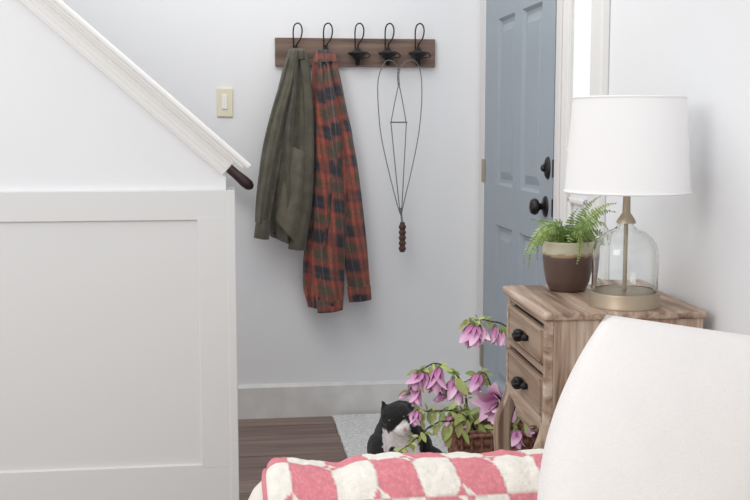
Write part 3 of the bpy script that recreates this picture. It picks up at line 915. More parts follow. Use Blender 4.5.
OFF = {}
def branch(label, px, r0=.0042, leaves=(), nleaf=6, leaf_from=.4, twigs=()):
    """px: (x, y on the photo, depth Y) from the foot inside the basket to the tip"""
    best = None
    for attempt in range(60):
        sp = 0 if attempt == 0 else .008+.0006*attempt
        foot = Vector((KB.x+rnd.uniform(-.07, .07), KB.y+rnd.uniform(-.045, .045), .03))
        dY = rnd.uniform(-sp, sp)
        P = [foot]+[onY(q[0], q[1], q[2]+dY) for q in px]
        S = spline(P, 8); n = len(S)
        wob = [p+Vector((noise.noise(p*40), noise.noise(p*40+Vector((3, 0, 0))), noise.noise(p*40+Vector((0, 7, 0)))))*.003 for p in S]
        bm = B()
        add_tube(bm, wob, [r0*(1-.65*k/(n-1)) for k in range(n)], 7)
        for t in twigs:
            T = spline([onY(q[0], q[1], q[2]+dY) for q in t], 5); m_ = len(T)
            add_tube(bm, T, [.0022*(1-.4*k/(m_-1)) for k in range(m_)], 6)
        if clear_of(bm, None): break
        if attempt < 59: bm.free()
        else: print('BRANCH still touches', label)
    em = empty('magnolia_branch', foot, label, 'branch', G_BR)
    PLACED.append((em, tree_of(bm))); OFF[em] = dY
    obj('stem', bm, M['bark'], em, smooth=70)
    bm = B(); cols = []
    for k in range(nleaf*2):
        i = int(n*(leaf_from+(1-leaf_from)*(k+rnd.random())/(nleaf*2))); i = min(n-2, i)
        dv_ = Vector((rnd.uniform(-1, 1), rnd.uniform(-.9, .4), rnd.uniform(-.5, .8)))
        leaf_clear(bm, cols, wob[i], dv_, rnd.uniform(.018, .036), rnd.uniform(.004, .008), .3, em)
    for (x, y, Y, dx, dy, L) in leaves:
        a = onY(x, y, Y+dY); b = onY(x+dx, y+dy, Y+dY-.01)
        leaf_clear(bm, cols, a, b-a, (b-a).length*L, (b-a).length*L*.27, .05, em)
    PLACED.append((em, tree_of(bm)))
    o = obj('foliage', bm, M['leaf'], em, smooth=180)
    set_col(o.data, lambda i, co: cols[i])
    return em

Y0 = -1.2
b1 = branch('magnolia branch arching highest beside the door with hanging pink flowers', [(512, 420, Y0), (516, 370, Y0+.02), (513, 335, Y0), (504, 325, Y0), (490, 321, Y0), (476, 319.5, Y0), (464, 323.5, Y0)], leaves=[
    (463, 323, Y0, -4, 8, 1), (470, 320, Y0, -9, 6, 1), (478, 320, Y0, -3, -6, 1), (484, 320, Y0, 8, -4, 1), (493, 322, Y0, -6, 6, 1), (500, 325, Y0, 5, 9, 1), (504, 326, Y0, 3, 9, 1.2), (488, 321, Y0, 4, 6, 1), (470, 320, Y0, 6, -2, 1)], nleaf=5, leaf_from=.75)
flower(b1, onY(474, 324, Y0), onY(463.5, 346, Y0-.01), .017, .35, 6)
flower(b1, onY(476.5, 325, Y0-.01), onY(475, 349, Y0-.03), .016, .33, 6)
flower(b1, onY(480, 326, Y0), onY(487, 345, Y0-.01), .013, .42, 5, tone=.9)
flower(b1, onY(495, 326, Y0), onY(495.5, 346, Y0-.01), .015, .3, 6, tone=.2)
flower(b1, onY(501, 331, Y0-.01), onY(502.5, 346, Y0-.02), .010, .25, 5, tone=.6)

b2 = branch('magnolia branch with the tall arch and large drooping flowers above the cat', [(468, 432, Y0-.03), (466, 400, Y0-.03), (461, 382, Y0-.02), (452, 371, Y0-.02), (438, 363.5, Y0-.02), (425, 367, Y0-.02), (414, 373, Y0-.03)], leaves=[
    (420, 370, Y0-.02, -13, 5, 1), (425, 368, Y0-.02, -8, 10, 1), (432, 366, Y0-.02, -4, 10, 1), (440, 366, Y0-.03, 13, 5, 1), (446, 370, Y0-.02, 14, 4, 1), (455, 378, Y0-.05, 11, 14, 1.15), (416, 384, Y0-.05, 9, 9, .9), (409, 391, Y0-.02, -11, 5, 1), (436, 391, Y0-.03, 8, 4, .8)],
    twigs=[[(432, 365, Y0-.02), (434, 371, Y0-.02), (430, 376, Y0-.02)], [(458, 378, Y0-.02), (464, 382, Y0-.02), (470, 379, Y0-.02)]], nleaf=13, leaf_from=.15)
flower(b2, onY(421, 371, Y0-.03), onY(412, 393, Y0-.05), .018, .42, 6, rot=.2)
flower(b2, onY(424, 371, Y0-.02), onY(427, 391, Y0-.03), .015, .35, 6, tone=.3)
flower(b2, onY(438, 367, Y0-.03), onY(436, 394, Y0-.05), .020, .40, 6, rot=.5)
flower(b2, onY(453.5, 378, Y0-.03), onY(456, 405, Y0-.05), .018, .50, 6, tone=.5)
flower(b2, onY(449, 383, Y0-.01), onY(446.5, 401, Y0-.01), .014, .3, 5)
flower(b2, onY(416, 387, Y0-.04), onY(415.5, 407, Y0-.07), .015, .35, 6, tone=.2)
flower(b2, onY(445, 395, Y0-.04), onY(434.5, 401.5, Y0-.05), .010, .2, 5, tone=.1)
flower(b2, onY(409, 393, Y0-.03), onY(399, 399, Y0-.03), .008, .15, 4, tone=.3)

b3 = branch('magnolia branch with a single closed pink flower just left of the dresser', [(487, 430, Y0-.02), (492, 400, Y0-.02), (490, 384, Y0-.02), (485, 374, Y0-.02), (479, 371.5, Y0-.02)], leaves=[
    (477, 374, Y0-.02, -12, -1, 1), (481, 373, Y0-.03, 3, 12, 1), (483, 374, Y0-.02, 4, 9, 1), (488, 386, Y0-.04, 8, 4, 1), (492, 392, Y0-.04, 6, -6, .9)], nleaf=4, leaf_from=.5)
flower(b3, onY(479, 372, Y0-.03), onY(472.5, 394, Y0-.04), .018, .33, 6, tone=.1)

b4 = branch('magnolia branch with a wide open pale pink flower against the dresser leg', [(496, 428, Y0-.04), (500, 412, Y0-.09), (500, 398, Y0-.11)], leaves=[
    (498, 392, Y0-.12, -10, -5, .9), (478, 399, Y0-.06, 8, -2, .7)], nleaf=5, leaf_from=.35)
flower(b4, onY(499, 398, Y0-.13), onY(484, 408, Y0-.20), .020, .8, 7, tone=.5, rot=.3)
flower(b4, onY(500, 394, Y0-.12), onY(489, 388.5, Y0-.14), .010, .2, 4, tone=.4)
flower(b4, onY(497, 404, Y0-.15), onY(494, 420, Y0-.20), .015, .5, 5, tone=.9)

b6 = branch('leafy magnolia branch dipping low in front of the cat without open flowers', [(466, 428, Y0-.075), (458, 421, Y0-.12), (448, 421, Y0-.17), (434, 424, Y0-.19), (420, 435, Y0-.20), (408, 445, Y0-.20), (399, 452, Y0-.20)], leaves=[
    (432, 424, Y0-.19, 5, 11, 1), (424, 430, Y0-.20, -3, -10, 1), (421, 432, Y0-.20, 5, 10, 1), (414, 439, Y0-.20, -7, -3, 1), (411, 442, Y0-.20, 3, 10, 1), (404, 447, Y0-.20, 4, 8, 1), (444, 425, Y0-.19, 5, 22, 1), (452, 426, Y0-.19, -8, 14, 1.1), (462, 430, Y0-.19, 7, 14, 1), (440, 424, Y0-.19, -7, 11, 1)], nleaf=9, leaf_from=.3)
flower(b6, onY(450, 437, Y0-.14), onY(444.5, 446, Y0-.15), .007, .2, 4)

b5 = branch('magnolia branch reaching level to the left with one low flower beside the cat\'s face', [(474, 428, Y0-.02), (458, 412, Y0-.06), (440, 411, Y0-.09), (427, 411.5, Y0-.1), (417, 410, Y0-.1)], leaves=[
    (424, 412, Y0-.1, -2, 11, 1), (428, 412, Y0-.1, 3, 12, 1), (436, 412, Y0-.1, -4, 10, 1.1), (444, 411, Y0-.1, -4, 14, 1), (450, 412, Y0-.1, 5, 12, 1), (456, 414, Y0-.1, 10, 6, 1), (448, 410, Y0-.1, 10, -8, 1), (460, 416, Y0-.1, -8, 12, 1)], nleaf=13, leaf_from=.35)
flower(b5, onY(414.5, 409, Y0-.11), onY(414.5, 426, Y0-.13), .015, .36, 6, tone=.2, rot=.4)

b7 = branch('short bushy magnolia branch of green leaves spilling over the basket rim', [(478, 427, Y0-.02), (468, 413, Y0-.05), (455, 415, Y0-.07)], leaves=[
    (462, 418, Y0-.13, -10, 4, 1), (468, 420, Y0-.13, -2, 14, 1), (474, 424, Y0-.13, 10, -6, 1), (478, 424, Y0-.13, 8, 8, 1), (484, 426, Y0-.13, 10, 2, 1), (480, 420, Y0-.13, 8, -8, 1), (470, 414, Y0-.13, 10, -6, 1), (458, 420, Y0-.13, -6, 14, 1.2), (490, 430, Y0-.12, 8, 6, 1)], nleaf=42, leaf_from=.25)
flower(b7, onY(450, 414, Y0-.12), onY(447, 429, Y0-.13), .009, .2, 4, tone=.1)
flower(b7, onY(464, 424, Y0-.14), onY(461, 432, Y0-.15), .010, .3, 4, tone=.1)

b8 = branch('magnolia branch seen low between the dresser legs with a drooping pale flower', [(514, 428, Y0-.04), (519, 414, Y0-.09), (522, 420, Y0-.15)], leaves=[
    (516, 428, Y0-.17, -4, 14, 1), (524, 424, Y0-.17, 4, 12, 1), (528, 428, Y0-.15, 8, -4, 1)], nleaf=5, leaf_from=.3)
flower(b8, onY(517, 430, Y0-.17), onY(517, 450, Y0-.19), .016, .42, 6, tone=.3)
flower(b8, onY(524, 430, Y0-.15), onY(534, 436, Y0-.16), .012, .3, 5)
flower(b8, onY(510, 412, Y0-.1), onY(517, 424, Y0-.12), .012, .3, 5, tone=.2)

# ================================================================== DRESSER
TX0, TX1, TY0, TY1, TZ = .636, XW-.018, -2.168, -1.762, .78
BX0, BX1, BY0, BY1 = TX0+.007, TX1-.008, TY0+.008, TY1-.030
CZ = .512                                       # bottom of the case at the corners
dr = empty('dresser', ((TX0+TX1)/2, (TY0+TY1)/2, 0), 'weathered pine dresser with two drawers and curved legs under the lamp and fern', 'dresser')
bm = B()
pts = []
r = .012
for cx, cy, a0 in ((TX1-r, TY1-r, 0), (TX0+r, TY1-r, PI/2), (TX0+r, TY0+r, PI), (TX1-r, TY0+r, 1.5*PI)):
    for k in range(5): pts.append((cx+r*math.cos(a0+PI/2*k/4), cy+r*math.sin(a0+PI/2*k/4), TZ-.016))
add_prism(bm, pts, (0, 0, .016), .005, 3)
obj('top', bm, M['woodY'], dr, smooth=35)
# carcass: near side panel, far side panel, back, dark box painting the shade of the drawer gaps
d1z1, d1z0, d2z1, d2z0 = .754, .664, .649, .552
bm = B()
def scallop(y):
    """lower edge of the front between the legs"""
    t = (y-(BY0+.035))/(BY1-BY0-.07); t = max(0, min(1, t)); u_ = abs(t-.5)*2
    return .524-.026*(1-smoothstep(.15, .8, u_))
def apron_outline():
    ys = [BY0+.03+(BY1-BY0-.06)*k/28 for k in range(29)]
    return [(y, scallop(y)) for y in ys]
low = apron_outline()
# front frame: rails and posts around the drawers, apron
front = B()
xF0, xF1 = BX0, BX0+.018
add_box(front, xF0, BY0, CZ, xF1, BY0+.017, TZ-.016, .002)
add_box(front, xF0, BY1-.028, CZ, xF1, BY1, TZ-.016, .002)
add_box(front, xF0+.001, BY0+.017, d1z1, xF1, BY1-.028, TZ-.016)
add_box(front, xF0+.001, BY0+.017, d2z1, xF1, BY1-.028, d1z0)
add_prism(front, [(xF0+.001, y, z) for y, z in low]+[(xF0+.001, BY1-.03, d2z0+.002), (xF0+.001, BY0+.03, d2z0+.002)], (.017, 0, 0))
obj('front_frame', front, M['woodY'], dr)
# sides with a curved lower edge
for nm, y0, y1 in (('side_panel', BY0, BY0+.016), ('side_panel', BY1-.016, BY1)):
    q = [(BX0+.018, TZ-.016), (BX1, TZ-.016), (BX1, CZ)]
    for k in range(21):
        t = k/20; x = BX1-.04-(BX1-BX0-.08)*t
        q.append((x, CZ+.03-.045*(1-smoothstep(.2, .95, abs(t-.5)*2))))
    q.append((BX0+.018, CZ))
    bm = B(); add_prism(bm, [(x, y0, z) for x, z in q], (0, y1-y0, 0), .0015)
    # upright board seams
    obj(nm, bm, M['woodZ'], dr)
bm = B()
add_box(bm, BX1-.012, BY0+.016, CZ, BX1, BY1-.016, TZ-.016)
obj('back_panel', bm, M['woodZ'], dr)
bm = B()
add_box(bm, BX0+.014, BY0+.017, d2z0-.006, BX1-.013, BY1-.017, TZ-.024)
obj('gap_shade_box', bm, M['gap'], dr)
def pull(parent, y, z, x):
    """dark shell-shaped pull on a small plate"""
    bm = B()
    add_ellipsoid(bm, (x-.002, y, z), (.004, .044, .008), u=20, v=10)
    o = obj('drawer_pull', bm, M['iron'], parent, smooth=60)
    bm = B()
    for k in range(5):
        a = (k-2)*.42
        add_ellipsoid(bm, (x-.012, y+.006+math.sin(a)*.018, z+.002-.009*math.cos(a)), (.012, .0055, .010), Matrix.Rotation(-a, 3, 'X'))
    add_ellipsoid(bm, (x-.012, y+.006, z+.005), (.011, .018, .007))
    add_ellipsoid(bm, (x-.006, y-.036, z), (.009, .009, .0075))
    obj('shell_grip', bm, M['iron'], o, smooth=60)
for z0, z1 in ((d1z0+.004, d1z1-.012), (d2z0+.004, d2z1-.012)):
    bm = box(BX0-.002, BY0+.020, z0, BX0+.013, BY1-.031, z1, .003)
    dw = obj('drawer', bm, M['wooddr'], dr)
    bm = B(); i_ = .022
    ya, yb, za, zb_ = BY0+.020, BY1-.031, z0, z1
    for (p, q, s_, t_) in ((ya, yb, za, za+.010), (ya, yb, zb_-.010, zb_), (ya, ya+.010, za, zb_), (yb-.010, yb, za, zb_)):
        add_box(bm, BX0-.0045, p+.002, s_+.002, BX0-.001, q-.002, t_-.002, .0015)
    obj('beading', bm, M['wooddr'], dw)
    pull(dw, (ya+yb)/2+.0, (za+zb_)/2-.004, BX0-.002)
# cabriole legs
def leg(cx, cy, sx, sy):
    bm = B(); rings = []
    prof = [(.545, .0, .0150), (.52, .004, .0155), (.495, .012, .017), (.465, .021, .0185), (.43, .024, .0185), (.37, .021, .018), (.27, .011, .016), (.14, .002, .0135), (.06, .006, .0135), (.02, .016, .018), (0, .016, .018)]
    P = spline([Vector((z, o_, h)) for z, o_, h in prof], 5)
    for v in P:
        z, o_, h = max(0, v.x), v.y, v.z
        c = Vector((cx+sx*o_, cy+sy*o_*.35, z))
        ch = h*.25; ring = []
        for (a, b) in ((-h, -h+ch), (-h+ch, -h), (h-ch, -h), (h, -h+ch), (h, h-ch), (h-ch, h), (-h+ch, h), (-h, h-ch)):
            ring.append(bm.verts.new(c+Vector((a, b, 0))))
        rings.append(ring)
    for a, b in zip(rings[:-1], rings[1:]):
        for k in range(8): bm.faces.new((a[k], a[(k+1) % 8], b[(k+1) % 8], b[k]))
    bm.faces.new(rings[0]); bm.faces.new(list(reversed(rings[-1])))
    bmesh.ops.recalc_face_normals(bm, faces=bm.faces)
    return bm
for cx, cy, sx, sy in ((BX0+.015, BY1-.015, -1, 1), (BX0+.015, BY0+.015, -1, -1), (BX1-.015, BY1-.015, 0, 1), (BX1-.015, BY0+.015, 0, -1)):
    obj('leg', leg(cx, cy, sx, sy), M['woodZ'], dr, smooth=35)

dr.rotation_euler.z = math.radians(-2)

# ================================================================== FERN IN POT
pc = onZ(567.3, 290.2, TZ); pc.z = TZ
pf = empty('potted_fern', pc, 'green fern in a two-tone brown and cream glazed pot on the dresser', 'potted fern')
prof = [(0, 0), (.036, 0), (.040, .002), (.0475, .02), (.0525, .045), (.0555, .07), (.0565, .09), (.0562, .096), (.0568, .107), (.0562, .110), (.0535, .110), (.052, .105), (.05, .095), (0, .095)]
bm = B(); add_lathe(bm, [(r_*1.06, h*1.06+.0005) for r_, h in prof], pc, 40)
bmesh.ops.recalc_face_normals(bm, faces=bm.faces)
pot = obj('pot', bm, M['pot'], pf, smooth=50)
BRN, CRM, TAN = (92, 73, 65), (196, 190, 164), (166, 142, 108)
def potcol(i, co):
    h = co.z
    n_ = .004*noise.noise(co*60)
    if h+n_ < .083: return BRN
    if h+n_ < .089: return TAN
    return CRM
# finer rings for a crisp glaze line
me = pot.data; b2 = bmesh.new(); b2.from_mesh(me); bmesh.ops.subdivide_edges(b2, edges=[e for e in b2.edges if abs(e.verts[0].co.z-e.verts[1].co.z) > .005], cuts=6); b2.to_mesh(me); b2.free()
for p in me.polygons: p.use_smooth = True
set_col(me, potcol)
bm = B(); add_lathe(bm, [(0, .107), (.03, .108), (.053, .102)], pc, 30)
obj('soil', bm, M['soil'], pf, smooth=60)

FG = [(152, 176, 98), (138, 166, 88), (166, 188, 112), (124, 152, 80), (172, 192, 122)]
def frond(pts, L0, Wd):
    S = spline(pts, 9); n = len(S)
    bm = B(); cols = []
    add_tube(bm, S, [.0011*(1-.6*k/(n-1)) for k in range(n)], 5)
    cols += [(110, 130, 66)]*len(bm.verts)
    c = rnd.choice(FG)
    cum = [0]
    for a, b in zip(S[:-1], S[1:]): cum.append(cum[-1]+(b-a).length)
    tot = cum[-1]; k = max(10, int(tot/.0070))
    for q in range(k):
        t = .12+.88*(q+.3)/k; dd = t*tot
        i = max(j for j in range(n) if cum[j] <= dd+1e-9); i = min(i, n-2)
        p = S[i].lerp(S[i+1], (dd-cum[i])/max(1e-6, cum[i+1]-cum[i])); tg = (S[i+1]-S[i]).normalized()
        sd = tg.cross(Vector((.15, -.75, .65))).normalized()
        nn = sd.cross(tg)
        ln = Wd*(.25+.75*math.sin(PI*min(1, (t-.05)*.95)**.8))*(1.05-.75*max(0, t-.55)/.45)
        for s_ in (-1, 1):
            di = (sd*s_+tg*rnd.uniform(.05, .4)+nn*rnd.uniform(-.5, .4)).normalized()
            wv = tg*.0034*(ln/.016)**.5
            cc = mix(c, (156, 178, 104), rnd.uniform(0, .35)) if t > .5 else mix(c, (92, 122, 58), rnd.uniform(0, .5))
            rows = []
            for f_, w_ in ((0, .5), (.25, 1.0), (.45, .62), (.6, .9), (.78, .5), (.88, .62), (1.0, .08)):
                q0 = p+di*ln*f_+Vector((0, 0, -.25*ln*f_*f_))
                rows.append((bm.verts.new(q0-wv*w_), bm.verts.new(q0+wv*w_))); cols += [cc, cc]
            for a, b in zip(rows[:-1], rows[1:]): bm.faces.new((a[0], a[1], b[1], b[0]))
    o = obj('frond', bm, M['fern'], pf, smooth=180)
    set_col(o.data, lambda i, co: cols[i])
top = pc+Vector((0, 0, .104))
def fr(path, y0=0, y1=0, Wd=.017):
    Wd *= .78
    P = [top+Vector((rnd.uniform(-.018, .018), rnd.uniform(-.012, .012), -.004))]
    n = len(path)
    for k, (x, y) in enumerate(path): P.append(onY(x, y, pc.y+y0+(y1-y0)*(k+1)/n))
    frond(P, .1, Wd)
fr([(560, 228), (548, 222), (536, 220), (530, 219)], -.02, -.02)
fr([(556, 226), (544, 227), (534, 238), (526, 252), (523, 264)], -.03, -.06, .016)
fr([(552, 232), (540, 238), (531, 252), (528, 268)], -.04, -.07, .016)
fr([(558, 230), (545, 232), (538, 245), (537, 260)], -.05, -.07, .015)
fr([(576, 224), (584, 210), (594, 200), (601, 196)], 0, .03, .014)
fr([(580, 226), (592, 214), (606, 205), (617, 203)], .0, .02, .018)
fr([(580, 228), (594, 216), (606, 211), (616, 212)], -.03, -.02, .018)
fr([(576, 232), (580, 240), (579, 255), (577, 265)], -.07, -.085, .016)
fr([(580, 232), (586, 238), (589, 248)], -.07, -.075, .014)
fr([(570, 226), (572, 216), (578, 208)], .02, .03, .016)
fr([(562, 226), (556, 222), (548, 228), (545, 236)], -.03, -.05, .016)
fr([(584, 230), (598, 222), (606, 226), (609, 236)], .01, .02, .016)
fr([(588, 232), (600, 232), (606, 246)], .0, .03, .016)
for k in range(26):
    an = k*2.4+.3; rr = .045+.03*rnd.random(); h = rnd.uniform(.005, .05)
    dx, dy = math.cos(an), math.sin(an)*.8
    P = [top+Vector((dx*.01, dy*.01, -.004)), top+Vector((dx*rr*.5, dy*rr*.5, h*.8+.008)), top+Vector((dx*rr*.95, dy*rr*.95, h*.75+.004)), top+Vector((dx*rr*1.25, dy*rr*1.25, h*.2-.004))]
    if dx > .2:   # keep clear of the lamp
        P = [Vector((p.x, max(p.y, pc.y-.02), p.z)) for p in P]
    frond(P, .1, .013)

# ================================================================== TABLE LAMP
lc = onZ(624, 305.5, TZ); lc.z = TZ
lp = empty('table_lamp', lc, 'clear glass bottle lamp with brass base and white drum shade on the dresser', 'lamp')
GR, GB = .0695, .0755
bm = B(); add_lathe(bm, [(0, .0005), (GB, .0005), (GB, .004), (GB-.0015, .007), (GB-.001, .027), (GB-.002, .031), (GB-.006, .032), (0, .032)], lc, 48)
obj('base', bm, M['brass'], lp, smooth=40)
zs = onY(617, 226, lc.y).z-TZ           # where the glass meets the neck
zsh = onY(593, 250, lc.y).z-TZ
outer = [(GR-.002, .0325), (GR, .036), (GR, zsh-.01), (GR-.0015, zsh), (GR-.006, zsh+.013), (GR-.016, zsh+.027), (GR-.030, zsh+.038), (GR-.045, zsh+.045), (.019, zs), (.017, zs+.006)]
inner = [(r_-.0035, h) for r_, h in reversed(outer)]
inner[-1] = (GR-.006, .0325)
bm = B(); add_lathe(bm, outer+inner, lc, 48, close=True); bmesh.ops.recalc_face_normals(bm, faces=bm.faces)
obj('glass_body', bm, M['glass'], lp, smooth=60)
zn = onY(624, 197, lc.y).z-TZ
bm = B(); add_lathe(bm, [(0, zs+.0062), (.0205, zs+.0062), (.0195, zs+.012), (.013, zs+.022), (.0085, zs+.028), (.0078, zn), (.0078, zn+.05), (0, zn+.05)], lc, 24)
obj('neck', bm, M['brass'], lp, smooth=50)
bm = B(); add_tube(bm, [lc+Vector((0, 0, .0325)), lc+Vector((0, 0, zs+.006))], .0045, 12)
obj('inner_rod', bm, M['brass'], lp, smooth=60)
z0s, z1s = onY(600, 194, lc.y-.05).z-TZ, onY(600, 96, lc.y-.05).z-TZ
rb, rt = .1305, .1165
bm = B(); t_ = .0015
add_lathe(bm, [(rb, z0s), (rt, z1s), (rt-t_, z1s), (rb-t_, z0s)], lc, 64, close=True)
bmesh.ops.recalc_face_normals(bm, faces=bm.faces)
shd = obj('lamp_shade', bm, M['shade'], lp, smooth=40)
for zz, r_ in ((z0s+.002, rb), (z1s-.002, rt)):
    bm = B()
    add_tube(bm, [lc+Vector((r_*math.cos(2*PI*k/64), r_*math.sin(2*PI*k/64), zz)) for k in range(64)], .0026, 6, closed=True)
    obj('shade_trim', bm, M['shade'], shd, smooth=60)
bm = B()
for k in range(3):
    a = 2*PI*k/3+.4
    add_tube(bm, [lc+Vector((0, 0, z1s-.02)), lc+Vector(((rt-.002)*math.cos(a), (rt-.002)*math.sin(a), z1s-.006))], .0018, 6)
add_tube(bm, [lc+Vector((0, 0, zn+.05)), lc+Vector((0, 0, z1s-.015))], .004, 8)
obj('shade_carrier', bm, M['brass'], shd, smooth=60)
bm = B(); add_lathe(bm, [(0, zn+.0505), (.013, zn+.0505), (.013, zn+.09), (.028, zn+.118), (.028, zn+.132), (.018, zn+.15), (0, zn+.155)], lc+Vector((.006, 0, 0)), 20)
M['bulb'] = mat('frosted_bulb', (240, 240, 236), .3)
obj('bulb', bm, M['bulb'], lp, smooth=60)

# ================================================================== SOFA (only its far arm shows), QUILT, PILLOW
SX0 = onY(246, 500, -2.62).x
SX1 = XW-.02
SY1, SY0 = -2.46, -3.72
sf = empty('sofa', ((SX0+SX1)/2, (SY0+SY1)/2, 0), 'cream slipcovered sofa arm beneath the folded pink and white quilt', 'sofa')
def softbox(x0, y0, z0, x1, y1, z1, r, seg=5): return box(x0, y0, z0, x1, y1, z1, bev=r, seg=seg)
AZ = onY(256, 476, -2.545).z
obj('arm', softbox(SX0, -2.615, 0.06, SX1-.075, -2.485, AZ, .06), M['cream'], sf, smooth=50)
obj('arm', softbox(SX0, SY0, .06, SX1-.075, SY0+.21, AZ, .06), M['cream'], sf, smooth=50)
obj('backrest', softbox(SX1-.075, SY0, .06, SX1, SY1, .74, .05), M['cream'], sf, smooth=50)
obj('seat_base', softbox(SX0+.02, SY0+.15, .06, SX1-.11, SY1-.14, .25, .015), M['cream'], sf, smooth=50)
obj('seat_cushion', softbox(SX0-.01, SY0+.215, .25, SX1-.0755, -2.705, .36, .035), M['cream'], sf, smooth=50)
for x in (SX0+.05, SX1-.05):
    for y in (SY0+.06, SY1-.06):
        bm = B(); add_lathe(bm, [(0, 0), (.018, 0), (.025, .065), (0, .065)], (x, y, 0), 14); obj('foot', bm, M['handle'], sf, smooth=50)

# folded quilt laid over the arm
QX0, QX1 = onY(266, 475, -2.60).x, onY(610, 470, -2.60).x
PINK, QW, PINK2 = (217, 130, 140), (236, 231, 222), (224, 146, 154)
bm = B(); quv = []
NU, NV = 190, 120
zt = onY(400, 462, -2.54).z
yc, half = -2.55, .095
def qsec(t):
    """closed-over section from the back hem over the top to the front hem; t in metres from the top middle"""
    r = .05
    flat = (half-.085)/.55
    if abs(t) <= flat*.55: return t, 0
    s_ = 1 if t > 0 else -1; q = abs(t)-flat*.55
    R = .085; arc = R*PI/2
    if q < arc:
        a = q/R
        return s_*(flat*.55+R*math.sin(a)), -(R-R*math.cos(a))
    return s_*(flat*.55+R+.012*smoothstep(0, .1, q-arc)), -R-(q-arc)
vmin, vmax = -.19, .23                   # back hem ... front hem
rowsq = []
for i in range(NU+1):
    u_ = i/NU; x = QX0+(QX1-QX0)*u_; row = []
    px_ = 266+(610-266)*u_
    lift = .011*(1-smoothstep(270, 345, px_))+.004*math.sin((px_-300)/52)+.006*smoothstep(320, 380, px_)-.006*smoothstep(300, 330, px_)*(1-smoothstep(335, 370, px_))+.004*smoothstep(480, 520, px_)
    edge = min(1, u_*(QX1-QX0)/.02); rnd_l = -(.020)*(1-math.sqrt(max(0, 1-(1-edge)**2)))
    for j in range(NV+1):
        v_ = vmin+(vmax-vmin)*j/NV
        dy, dz = qsec(v_)
        pud = .0035*(abs(math.sin(PI*(x-QX0)/.062*1.0))*abs(math.sin(PI*(v_+.02)/.062)))**.5
        cr_ = .0022*noise.noise(Vector((x*45, v_*45, 1)))+.0012*noise.noise(Vector((x*120, v_*120, 4)))
        n_y, n_z = (0, 1) if abs(v_) < .04 else ((1 if v_ > 0 else -1)*min(1, (abs(v_)-.04)/.06), 1-min(1, (abs(v_)-.04)/.06))
        amp = pud+cr_
        co = Vector((x+.006*noise.noise(Vector((v_*9, 0, 2)))*(1-min(1, u_*20)), yc-dy-n_y*(amp+rnd_l), zt+dz+lift*(n_z if abs(v_) < .1 else .2)+n_z*(amp+rnd_l)))
        row.append(bm.verts.new(co)); quv.append((x-QX0, v_))
    rowsq.append(row)
for i in range(NU):
    for j in range(NV): bm.faces.new((rowsq[i][j], rowsq[i+1][j], rowsq[i+1][j+1], rowsq[i][j+1]))
# thickness
bmesh.ops.recalc_face_normals(bm, faces=bm.faces)
q = obj('quilt', bm, M['quilt'], None, loc=((QX0+QX1)/2, yc, zt-.02), smooth=180)
tag(q, 'pink and white patchwork quilt folded over the cream sofa arm', 'quilt')
PW = .0685; PH = .080; VB = .008
def qcol(i, co):
    u_, v_ = quv[i]
    u_ += .004*noise.noise(Vector((u_*25, v_*25, 9))); v_ += .004*noise.noise(Vector((u_*22, v_*22, 3)))
    a = (u_+.029-.2*(v_-.05)*min(1, u_/.2))/PW; b = (v_-VB)/PH
    ia, ib = math.floor(a), math.floor(b); fa, fb = a-ia, b-ib
    c = (ia+ib) % 2
    # small bow ties where four patches meet
    ga, gb = min(fa, 1-fa), min(fb, 1-fb)
    if ga+gb < .22 and (round(a)+round(b)) % 2 == 0:
        c = 1-c
    seam = min(ga, gb)*PW
    k = (PINK if rnd.random() < .8 else PINK2) if c else QW
    if seam < .0016: k = mix(k, (150, 120, 112), .22)
    return k
set_col(q.data, qcol)
sm = q.modifiers.new('thick', 'SOLIDIFY'); sm.thickness = .010; sm.offset = -1
# binding strip along the left edge
bm = B(); L = [row.co for row in []]
ed = [Vector(q.data.vertices[j].co)+q.location for j in range(NV+1)]
add_tube(bm, ed[::2], .0055, 6)
M['binding'] = mat('quilt_binding', (214, 132, 142), .9, bump=.3, bscale=200)
obj('binding', bm, M['binding'], q, smooth=80)

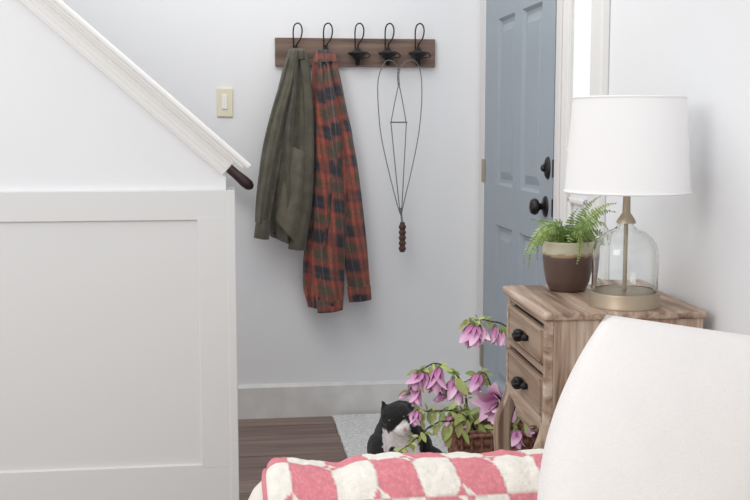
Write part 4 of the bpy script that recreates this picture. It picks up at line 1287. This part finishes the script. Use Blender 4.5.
# white pillow leaning on the arm
def pillow_mesh(S_, T, n=40):
    bm = B(); sheets = []
    for sgn in (1, -1):
        g = []
        for i in range(n+1):
            row = []
            for j in range(n+1):
                u_, v_ = i/n*2-1, j/n*2-1
                # edges bow inward between the pointed corners
                bx = .36 if u_ < 0 else .04; bz = .0 if v_ > 0 else .06
                x = .2*u_*(1+bx*(1-v_*v_)*abs(u_)); z = S_*v_*(1+bz*(1-u_*u_)*abs(v_))
                h = T*((1-abs(u_)**2.6)*(1-abs(v_)**2.6))**.52 if abs(u_) < 1 and abs(v_) < 1 else 0
                h += .006*noise.noise(Vector((u_*2.2, v_*2.2, sgn)))*(1-u_*u_)*(1-v_*v_)
                row.append(bm.verts.new((x, -sgn*h, z)))
            g.append(row)
        sheets.append(g)
        for i in range(n):
            for j in range(n):
                f_ = [g[i][j], g[i+1][j], g[i+1][j+1], g[i][j+1]]
                bm.faces.new(f_ if sgn > 0 else f_[::-1])
    bmesh.ops.remove_doubles(bm, verts=bm.verts, dist=1e-5)
    return bm
PS = .235
tc_ = onY(606.5, 314.5, -2.86)             # its top left corner
rot = Matrix.Rotation(math.radians(6), 4, 'Z') @ Matrix.Rotation(math.radians(-10), 4, 'X') @ Matrix.Rotation(math.radians(10), 4, 'Y')
cen = tc_-(rot.to_3x3() @ Vector((-.2, 0, PS)))
bm = pillow_mesh(PS, .085)
bmesh.ops.transform(bm, matrix=Matrix.Translation(cen) @ rot, verts=bm.verts)
zmin = min(v.co.z for v in bm.verts)
pil = obj('pillow', bm, M['pillow'], None, loc=(cen.x, cen.y, zmin), smooth=180)
tag(pil, 'plain white cotton pillow leaning against the sofa arm in front of the dresser', 'pillow')

# ================================================================== LIGHT AND CAMERA
wd = bpy.data.worlds.new('daylight'); SC.world = wd; wd.use_nodes = True
bg = wd.node_tree.nodes['Background']; bg.inputs['Color'].default_value = (.985, .992, 1.0, 1); bg.inputs['Strength'].default_value = 1.03

def area(name, loc, target, sx, sy, power, col=(1, 1, 1)):
    l = bpy.data.lights.new(name, 'AREA'); l.shape = 'RECTANGLE'; l.size = sx; l.size_y = sy; l.energy = power; l.color = col
    o = bpy.data.objects.new(name, l); COL.objects.link(o); o.location = loc
    o.rotation_euler = (Vector(target)-Vector(loc)).to_track_quat('-Z', 'Y').to_euler()
    return o
area('window_light', (-2.0, -4.2, 2.2), (.4, -.3, 1.0), 1.6, 1.4, 30, (1, .99, .975))
area('back_wall_fill', (0, -1.35, 2.45), (.4, -.1, .5), 1.2, .6, 9, (1, .985, .96))  # added fill to brighten the back wall, no real lamp hangs there

cam = bpy.data.cameras.new('camera'); co = bpy.data.objects.new('camera', cam); COL.objects.link(co)
co.location = CAM; co.rotation_euler = (PI/2-PITCH, 0, -YAW)
cam.sensor_width = 36; cam.lens = 36*F/750; cam.clip_start = .05
SC.camera = co
SC.view_settings.view_transform = 'Standard'
SC.view_settings.look = 'None'
